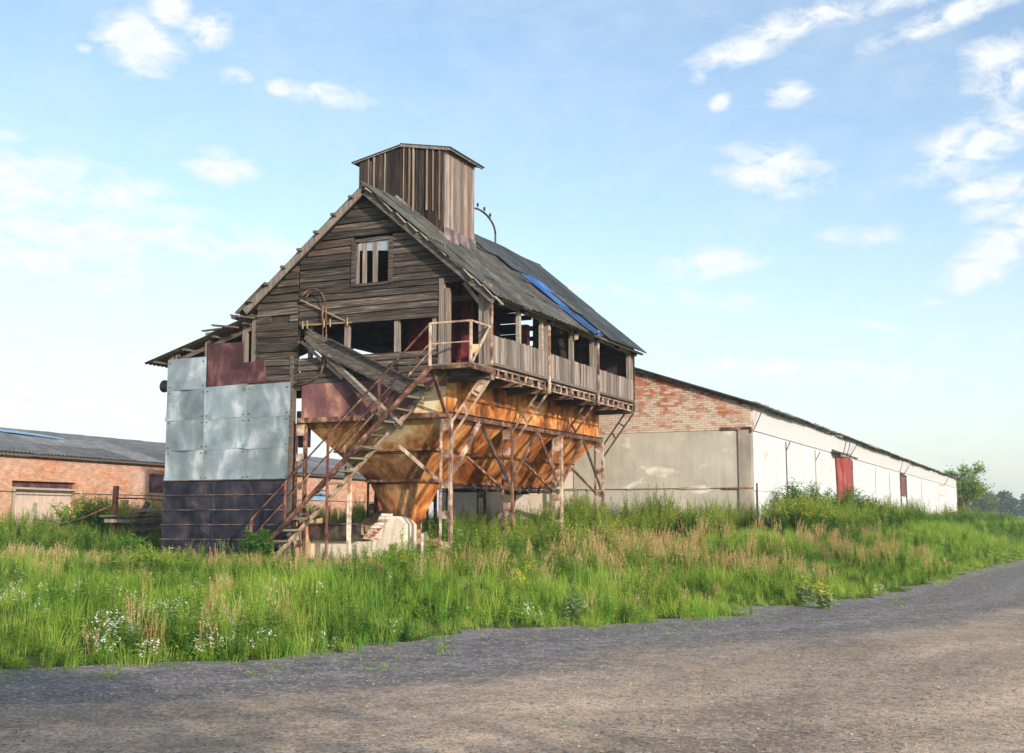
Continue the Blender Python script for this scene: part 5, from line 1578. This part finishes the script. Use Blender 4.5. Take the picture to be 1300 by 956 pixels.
P, S = place(62000, 18, 130, lambda x, y, r: np.clip(weed_field(x, y), 0, 1) * (0.3 + 0.8 * vnoise(x, y, 0.8, 2)), 0.6, 1.05, 1.2)
scatter('weeds', 'weed', P, S)
def bright_field(x, y):
    return np.maximum.reduce([1.0 * ((y > 7.8 - 0.25 * x) & (y < 12.6) & (x > -2.5) & (x < 3.6)), 0.8 * blob(x, y, 0.3, 3.0, 1.3, 4.5), 0.5 * ((x > 3.7) & (x < 6.0) & (y > 12) & (y < 40)), 0.15 * ((x < -11) & (y > 2) & (y < 16))])
P, S = place(56000, 20, 70, lambda x, y, r: bright_field(x, y) * np.clip(2.2 * vnoise(x, y, 0.9, 6) - 0.35, 0.05, 1), 0.66, 1.05, 1.2)
scatter('flowering_weeds', 'bright', P, S)
def white_field(x, y):
    return np.maximum.reduce([blob(x, y, 3.3, -16.8, 1.7, 1.0), 0.7 * blob(x, y, 1.5, -15.5, 2.2, 1.4), 0.25 * blob(x, y, 5.0, -14.5, 0.8, 0.7), 0.3 * blob(x, y, 6.4, -10.3, 0.7, 0.6), 0.5 * blob(x, y, 8.6, -1.0, 0.6, 0.8), 0.12 * blob(x, y, -1, -11, 5, 3)]) * (inland(x, y) > 0.25)
P, S = place(16000, 12, 40, lambda x, y, r: 1.0 * white_field(x, y) * np.clip(3.2 * vnoise(x, y, 1.6, 9) - 1.2, 0, 1), 0.7, 1.15, 1.0)
scatter('white_flowers', 'white', P, S)
P, S = place(24000, 9, 50, lambda x, y, r: (inland(x, y) > 0.4) * np.clip(3.4 * vnoise(x, y, 0.9, 21) - 1.5, 0, 1) * (1 - 0.7 * np.clip(weed_field(x, y), 0, 1)), 0.32, 0.62, 1.1)
scatter('meadow_herbs', 'weed', P, S)
P, S = place(5000, 9, 40, lambda x, y, r: (inland(x, y) > 0.25) * (inland(x, y) < 3.5) * np.clip(3.4 * vnoise(x, y, 1.1, 25) - 1.7, 0, 1), 0.22, 0.42, 1.0)
scatter('verge_herbs', 'bright', P, S)
P, S = place(12500, 9, 45, lambda x, y, r: (inland(x, y) > 1.0) * 0.10 * np.clip(3 * vnoise(x, y, 0.6, 29) - 0.8, 0, 1), 0.5, 0.95, 1.1)
scatter('seed_heads', 'dry', P, S)
P, S = place(12500, 14, 45, lambda x, y, r: 0.16 * np.maximum(blob(x, y, 3.9, -8.0, 1.0, 1.3), 0.6 * blob(x, y, 0.6, -2.8, 0.8, 0.6)) * np.clip(3 * vnoise(x, y, 1.5, 14) - 1, 0, 1), 0.8, 1.2, 1.0)
scatter('yellow_flowers', 'yellow', P, S)
P, S = place(12500, 14, 45, lambda x, y, r: 0.07 * np.maximum(blob(x, y, -6.0, -4.8, 1.8, 0.9), blob(x, y, -9.5, -3, 1.4, 0.9)), 0.8, 1.1, 1.0)
scatter('purple_flowers', 'purple', P, S)
# meadow beyond
P, S = place(16000, 62, 330, lambda x, y, r: (inland(x, y) > 0.5) * 1.0 * (x > -10) , 0.9, 1.5, 1.0, amin=-14, amax=8)
scatter('meadow_grass', 'grass', P, S)
P, S = place(5000, 62, 330, lambda x, y, r: (inland(x, y) > 0.5) * (x > -10) * (vnoise(x, y, 0.05, 6) > 0.5), 0.6, 0.9, 1.0, amin=-14, amax=8)
scatter('meadow_weeds', 'weed', P, S)

def p_stone():
    mb = MB(); vs = [Vector((U(-.3, .3), U(-.3, .3), 0.55))]
    for k in range(6):
        a = k * 1.047 + U(-.2, .2); vs.append(Vector((math.cos(a), math.sin(a), U(-.1, .25))) * U(.7, 1.1))
    vs.append(Vector((0, 0, -.4)))
    mb.add(vs, [(0, 1 + k, 1 + (k + 1) % 6) for k in range(6)] + [(7, 1 + (k + 1) % 6, 1 + k) for k in range(6)])
    return mb
lib('stone', [proto('loose_stone', p_stone(), ['stone_grey']), proto('loose_stone', p_stone(), ['stone_warm']), proto('loose_stone', p_stone(), ['stone_grey'])])
def stones(n, rmin, rmax, power):
    x, y, r = candidates(n, rmin, rmax, power, -62, 30)
    d = inland(x, y)
    keep = (d < 0.5) & (rng.random(n) < 0.25 + 0.75 * np.clip(3 * vnoise(x, y, 0.5, 33) - 1, 0, 1))
    x, y = x[keep], y[keep]
    return np.stack([x, y, ground_z(x, y) + 0.014], 1), 0.005 + 0.012 * rng.random(len(x)) ** 3
P, S = stones(60000, 4.5, 45, 0.9)
scatter('loose_gravel', 'stone', P, S, tilt=0.4)

# countable single plants
def plant(name, x, y, mb, mats, label, cat, group=None, s=1.0, stem=None):
    me = bpy.data.meshes.new(name); me.from_pydata(mb.v, [], mb.f)
    for m_ in mats: me.materials.append(M[m_])
    me.polygons.foreach_set('material_index', mb.mi); me.update()
    o = bpy.data.objects.new(name, me); col.objects.link(o); o.location = (x, y, gz(x, y) - 0.02); o.scale = (s, s, s); o.rotation_euler = (0, 0, U(0, 6))
    return tag(o, label, cat, group)
def p_mullein(h):
    mb = MB(); stem_line(mb, [(0, 0, 0), (0.02, 0, h * .5), (0, 0.03, h)], 0.012, 0)
    for k in range(70):
        t = random.random(); z = h * (0.05 + 0.95 * t); L = (0.22 * (1 - t) + 0.05) * U(.7, 1.2)
        leaf(mb, (0, 0, z), U(0, 6.28), L, L * 0.38, U(-0.9, 0.3), 0, U(-.3, .3))
    return mb
def p_bush(h, r, nst, L, w):
    mb = MB()
    for _ in range(nst):
        a = U(0, 6.28); q = r * math.sqrt(random.random()); lean = U(0.4, 1.0)
        bx_, by_ = 0.35 * q * math.cos(a), 0.35 * q * math.sin(a); ex, ey = q * math.cos(a) * lean, q * math.sin(a) * lean
        hh = h * U(0.65, 1.05) * (1 - 0.35 * (q / r) ** 2)
        stem_line(mb, [(bx_, by_, 0), ((bx_ + ex) / 2, (by_ + ey) / 2, hh * .55), (ex, ey, hh)], 0.006, 0)
        for k in range(34):
            t = U(0.12, 1.02); p = (bx_ + (ex - bx_) * t, by_ + (ey - by_) * t, hh * t)
            leaf(mb, p, U(0, 6.28), L * U(.6, 1.2), w * U(.6, 1.2), U(-0.9, 0.5), 1 if t > 0.7 else 0, U(-.5, .5))
    return mb
random.seed(31)
plant('mullein', 6.25, -9.9, p_mullein(0.62), ['silver_leaf'], 'silvery mullein stalk in the green grass right of the yellow flowers', 'plant', s=1.0)
plant('goosefoot', 9.2, -5.3, p_bush(0.55, 0.22, 9, 0.11, 0.06), ['silver_leaf', 'weed_tip'], 'bright leafy goosefoot at the road edge, nearer the camera of a pair', 'plant', s=1.0)
plant('goosefoot', 8.7, -4.6, p_bush(0.6, 0.25, 10, 0.11, 0.06), ['silver_leaf', 'weed_tip'], 'greyish leafy goosefoot left of the bright one by the road edge', 'plant', s=1.0)
plant('shrub', 5.6, 10.6, p_bush(1.35, 1.5, 150, 0.14, 0.035), ['weed_green', 'weed_tip'], 'large rounded yellow-tipped shrub in front of the white warehouse wall', 'shrub')
plant('shrub', 4.7, 16.0, p_bush(1.75, 1.7, 170, 0.16, 0.05), ['weed_green', 'weed_green'], 'dark green bush against the white wall behind the yellow-tipped shrub', 'shrub')
plant('shrub', 4.9, 24.0, p_bush(1.7, 1.8, 170, 0.16, 0.05), ['weed_green', 'weed_green'], 'dark green bush below the red warehouse door', 'shrub')
plant('shrub', -16.0, 8.2, p_bush(2.0, 2.6, 260, 0.17, 0.05), ['weed_green', 'weed_tip'], 'big green bush behind the rusty post before the brick shed', 'shrub')
plant('shrub', -20.5, 7.5, p_bush(1.6, 2.2, 200, 0.17, 0.05), ['weed_green', 'weed_tip'], 'green bush in front of the boarded shed doorway', 'shrub')
plant('shrub', -10.6, -1.2, p_bush(0.75, 0.8, 60, 0.12, 0.035), ['weed_green', 'grass_lush'], 'low dark green shrub at the left foot of the dark sheet wall', 'shrub')
plant('shrub', -5.9, -1.6, p_bush(1.0, 0.6, 45, 0.15, 0.07), ['weed_green', 'weed_green'], 'leafy dark shrub growing through the lowest stair treads', 'shrub')
plant('shrub', 1.2, -6.6, p_bush(0.75, 0.9, 90, 0.10, 0.025), ['weed_green', 'grass_lush'], 'feathery dark green clump in mid meadow left of the yellow flowers', 'shrub')
plant('shrub', -2.6, -9.2, p_bush(0.70, 0.8, 80, 0.14, 0.02), ['weed_green', 'grass_green'], 'dark round grass clump in the left meadow below the sheet annex', 'shrub')

# ------------------------------------------------------------------ trees
def tree(name, x, y, h, spread, label, group=None, leafs=5200, mat='tree_leaf', L=0.3, seed=1, base=0.12, shoots=9):
    random.seed(seed)
    z0 = gz(x, y)
    t = thing(name, (x, y, z0), label, 'tree', group)
    tr = MB(); tips = []
    tr.tube([(x, y, z0 - 0.2), (x + 0.05 * h * U(-.3, .3), y, z0 + h * .35), (x + 0.1 * U(-1, 1), y, z0 + h * .8)], 0.1, 8, rs=[0.030 * h, 0.020 * h, 0.006 * h])
    for k in range(shoots):
        a = k * 2.4 + U(-.3, .3); f = U(base, 0.62)
        b = Vector((x, y, z0 + h * f)); r = spread * U(0.55, 1.05) * (1.1 - 0.5 * f); up = h * U(0.18, 0.42)
        e = b + Vector((math.cos(a) * r, math.sin(a) * r, up)); m_ = b.lerp(e, 0.5) + Vector((0, 0, -0.03 * h))
        tr.tube([b, m_, e], 0.05, 6, rs=[0.013 * h, 0.008 * h, 0.003 * h])
        for q in range(5):
            c = b.lerp(e, U(0.35, 1.05)); tips.append((c, spread * U(0.14, 0.30)))
    tips.append((Vector((x, y, z0 + h * .88)), spread * .3)); tips.append((Vector((x + .1, y, z0 + h * .72)), spread * .35))
    for q in range(4): tips.append((Vector((x + U(-.25, .25) * spread, y + U(-.25, .25) * spread, z0 + h * U(.2, .7))), spread * .28))
    tr.build('trunk', 'trunk_bark', t, smooth=True)
    cr = MB()
    for i in range(leafs):
        c, r = random.choice(tips)
        d = Vector((random.gauss(0, .55), random.gauss(0, .55), random.gauss(0, .5))) * r
        leaf(cr, c + d, U(0, 6.28), L * U(.6, 1.3), L * .6 * U(.6, 1.2), U(-.8, .9), 0, U(-.8, .8))
    cr.build('crown', mat, t)
    return t
tree('tree', 3.9, 103.5, 5.6, 2.6, 'bright green young tree at the far end of the white warehouse', seed=3, leafs=5200, L=0.32, base=0.05, shoots=14)
tree('tree', -2.2, 250, 5.8, 3.6, 'pale grey-green tree before the distant wood', seed=8, leafs=6500, mat='pale_leaf', L=0.55, base=0.1, shoots=12)
tree('tree', 24.4, -33.9, 9.2, 3.9, 'unseen tree added to shade the road, behind the viewer, nearest the road', 'unseen shade trees behind the viewer', seed=12, leafs=6500, L=0.42, shoots=14)  # three unseen trees, added behind the camera to throw shade on the road
tree('tree', 21.6, -38.4, 9.4, 4.0, 'unseen tree added to shade the road, behind the viewer, middle of three', 'unseen shade trees behind the viewer', seed=14, leafs=6500, L=0.42, shoots=14)
tree('tree', 18.6, -43.0, 9.6, 4.0, 'unseen tree added to shade the road, behind the viewer, farthest from the road', 'unseen shade trees behind the viewer', seed=16, leafs=6500, L=0.42, shoots=14)
random.seed(77)
wd = MB(); 
for i in range(95):
    x = U(-75, 150); y = U(300, 345) + abs(x) * .15; h = U(4.6, 7.4); r = U(2.4, 4.2); z0 = gz(x, y)
    wd.tube([(x, y, z0), (x, y, z0 + h * .6)], 0.25, 5, mi=1)
    for k in range(420):
        a, b = U(0, 6.28), U(0, 1); rr = r * (0.4 + 0.6 * math.sin(math.pi * (0.15 + 0.8 * b)))
        leaf(wd, (x + rr * math.cos(a) * U(.5, 1), y + rr * math.sin(a) * U(.5, 1), z0 + 0.6 + (h - .6) * b), U(0, 6.28), U(0.7, 1.3), U(0.5, 0.9), U(-.9, .9), 0, U(-.8, .8))
tag(wd.build('woodland', ['far_leaf', 'trunk_bark']), 'distant bluish wood along the horizon', 'woodland', kind='stuff')

# ------------------------------------------------------------------ light and sky
SUN_EL = R(18); SUN_AZ_DIR = Vector((-0.82, 0.57, 0)).normalized()      # the way the light travels over the ground
sl = bpy.data.lights.new('sun', 'SUN'); sl.energy = 3.4; sl.angle = R(0.6); sl.color = (1.0, 0.88, 0.72)
so = bpy.data.objects.new('sun', sl); col.objects.link(so)
ldir = Vector((SUN_AZ_DIR.x * math.cos(SUN_EL), SUN_AZ_DIR.y * math.cos(SUN_EL), -math.sin(SUN_EL)))
so.rotation_euler = ldir.to_track_quat('-Z', 'Y').to_euler()
so.location = (0, -40, 40)

w = bpy.data.worlds.new('World'); scene.world = w; w.use_nodes = True
nt = w.node_tree
for n in list(nt.nodes): nt.nodes.remove(n)
g = N(nt)
sky = g.node('ShaderNodeTexSky', sky_type='NISHITA'); sky.sun_disc = False
sky.sun_elevation = SUN_EL
sd = -ldir
sky.sun_rotation = math.atan2(sd.x, sd.y)
sky.air_density = 1.0; sky.dust_density = 2.0; sky.ozone_density = 1.0; sky.altitude = 100
tc = g.node('ShaderNodeTexCoord'); vec = tc.outputs['Generated']
sep = g.node('ShaderNodeSeparateXYZ'); g.link(vec, sep.inputs[0])
az = g.math('MULTIPLY', g.math('ARCTAN2', sep.outputs[0], sep.outputs[1]), 180 / math.pi)
el = g.math('MULTIPLY', g.math('ARCSINE', sep.outputs[2]), 180 / math.pi)
CLOUDS = [(-43.02, 21.67, 1.54, 1.15, 10, 1.2), (-41.73, 23.07, 0.85, 0.77, 10, 1.2), (-40.11, 22.39, 1.23, 0.69, -15, 1.1), (-38.48, 20.52, 0.69, 0.38, 0, 1), (-36.39, 20.21, 0.58, 0.35, 0, 1), (-34.08, 20.02, 1.92, 0.5, 8, 1),
          (-38.92, 16.42, 1.54, 0.77, 5, .9), (-45.52, 21.04, 0.38, 0.19, 0, .8), (-46.83, 14.41, 6.5, 1.7, 5, .95), (-41.89, 12.85, 8.46, 1.08, 3, .8), (-47.0, 12.5, 6.15, 2.31, 0, .95), (-48.96, 16.87, 0.96, 0.38, 0, .8),
          (-11.92, 16.38, 2.23, 1.0, 12, 1.1), (-11.16, 22.7, 3.46, 0.62, -18, .95), (-13.08, 21.99, 2.31, 0.62, -12, .95), (-7.43, 23.25, 5.38, 0.54, -5, .8), (-3.53, 22.42, 3.46, 0.54, -15, .9), (-2.95, 16.68, 2.69, 1.15, -20, .95),
          (-1.27, 19.71, 1.54, 1.73, -40, .95), (-1.81, 12.21, 3.46, 1.0, -35, 1.1), (-11.33, 19.82, 0.92, 0.54, 5, 1), (-14.48, 19.6, 0.46, 0.35, -10, 1), (-15.62, 20.74, 0.42, 0.38, 0, .8), (-15.03, 12.11, 2.31, 0.77, -5, .95),
          (-16.01, 10.38, 3.46, 0.54, 5, .8), (-20.6, 11.01, 2.31, 0.38, 5, .7), (-8.17, 13.06, 1.92, 0.54, 0, .7), (-2.71, 14.57, 1.35, 0.46, 0, .9), (-1.88, 14.31, 1.54, 0.96, -30, .8), (-3.17, 8.07, 3.08, 0.38, 0, .7),
          (-7.26, 8.82, 2.31, 0.35, 10, .7), (-8.75, 6.5, 6.15, 0.96, 5, .85), (-14.2, 7.03, 4.62, 0.77, 0, .85), (8, 18, 6, 1.2, 5, 1), (14, 12, 7, 1.6, -5, 1), (-62, 18, 6, 1.5, 5, 1), (-60, 10, 8, 1.5, 0, 1)]
acc = None
for ca, ce, rx, ry, ti, stg in CLOUDS:
    da = g.math('MULTIPLY', g.math('SUBTRACT', az, ca), math.cos(R(ce)))
    de = g.math('SUBTRACT', el, ce)
    c_, s_ = math.cos(R(-ti)), math.sin(R(-ti))
    u_ = g.math('ADD', g.math('MULTIPLY', da, c_ / rx), g.math('MULTIPLY', de, s_ / rx))
    v_ = g.math('ADD', g.math('MULTIPLY', da, -s_ / ry), g.math('MULTIPLY', de, c_ / ry))
    d2 = g.math('ADD', g.math('MULTIPLY', u_, u_), g.math('MULTIPLY', v_, v_))
    val = g.math('MULTIPLY', g.math('POWER', 2.0, g.math('MULTIPLY', d2, -0.9)), stg)
    acc = val if acc is None else g.math('MAXIMUM', acc, val)
flatv = g.node('ShaderNodeCombineXYZ'); g.link(g.math('MULTIPLY', az, 0.5), flatv.inputs[0]); g.link(el, flatv.inputs[1])
nz = g.noise(flatv.outputs[0], 0.9, 12, 0.64, 0.5)
nzc = g.maprange(nz, 0.30, 0.70, 0.0, 1.0)
nz2 = g.noise(flatv.outputs[0], 0.25, 6, 0.6, 0.4)
cf = g.math('MULTIPLY', acc, g.math('ADD', 0.22, g.math('MULTIPLY', nzc, 1.35)))
cf = g.maprange(cf, 0.20, 0.90, 0.0, 1.0)
wisp = g.maprange(g.math('ADD', g.math('MULTIPLY', nz2, 0.65), g.math('MULTIPLY', nz, 0.35)), 0.40, 0.76, 0.05, 0.36)
low = g.math('MULTIPLY', g.maprange(el, 1.0, 17.0, 0.9, 0.0), g.maprange(az, -46.0, -12.0, 1.0, 0.62))
veil = g.math('MAXIMUM', wisp, low)
cf = g.math('MAXIMUM', cf, veil)
SKYW = 0.135
shade_ = g.noise(flatv.outputs[0], 1.6, 5, 0.55, 0.2)
VEILC = g.ramp(shade_, [(0.36, (3.72, 3.98, 4.15)), (0.54, (4.05, 4.22, 4.3))])
skyc = g.mix(1.0, sky.outputs[0], (1.0, 1.035, 1.05), 'MULTIPLY')
mixc = g.mix(cf, skyc, VEILC)
bg = g.node('ShaderNodeBackground'); g.link(mixc, bg.inputs[0]); bg.inputs[1].default_value = SKYW
ow = g.node('ShaderNodeOutputWorld'); g.link(bg.outputs[0], ow.inputs[0])

# ------------------------------------------------------------------ air
hm = bpy.data.materials.new('haze_air'); hm.use_nodes = True
for n in list(hm.node_tree.nodes): hm.node_tree.nodes.remove(n)
hv = hm.node_tree.nodes.new('ShaderNodeVolumePrincipled'); ho = hm.node_tree.nodes.new('ShaderNodeOutputMaterial')
hv.inputs['Color'].default_value = (0.72, 0.86, 1.0, 1); hv.inputs['Density'].default_value = 0.0005; hv.inputs['Anisotropy'].default_value = 0.0
hm.node_tree.links.new(hv.outputs[0], ho.inputs['Volume'])
M['haze_air'] = hm
mb = MB(); mb.box(-930, 930, -150, 1640, -1.2, 13.6)
tag(mb.build('haze', 'haze_air'), kind='stuff')

for nm, lab, cat in (('grass', 'tall green meadow grass between the road and the buildings', 'grass'), ('short_grass', 'short grass and sprigs along the ragged edge of the road', 'grass'),
                     ('dry_grass', 'tan seeding grass in patches in front of the warehouse', 'grass'), ('seed_heads', 'thin pale seed heads scattered through the green meadow', 'grass'),
                     ('weeds', 'dark green leafy weeds around the hoppers and along the walls', 'weeds'), ('flowering_weeds', 'yellow-green spiring weeds below the concrete gable wall', 'weeds'),
                     ('meadow_herbs', 'low leafy herbs in clumps through the meadow', 'herbs'), ('verge_herbs', 'bright feathery herbs close to the road edge', 'herbs'),
                     ('white_flowers', 'small white flowers in the grass by the road', 'flowers'), ('yellow_flowers', 'small yellow flowers in the mid meadow', 'flowers'), ('purple_flowers', 'faded purple thistle heads below the sheet clad annex', 'flowers'),
                     ('meadow_grass', 'grass of the distant field beyond the warehouse', 'grass'), ('meadow_weeds', 'rough weeds of the distant field beyond the warehouse', 'weeds'), ('loose_gravel', 'loose small stones lying on the gravel road', 'gravel'),
                     ('woodland', None, 'woodland'), ('haze', 'thin bluish air over the whole place', 'haze'), ('ground', 'earth under the meadow rising gently to the warehouse', 'ground'), ('road', 'grey-brown gravel road in the foreground', 'road')):
    if nm in bpy.data.objects: tag(bpy.data.objects[nm], lab, cat)

# ------------------------------------------------------------------ view
vs_ = scene.view_settings
vs_.view_transform = 'Standard'; vs_.look = 'None'; vs_.gamma = 1.0; vs_.use_curve_mapping = False
vs_.exposure = 0.85
scene.render.film_transparent = False
scene.cycles.max_bounces = 8
scene.cycles.transparent_max_bounces = 8
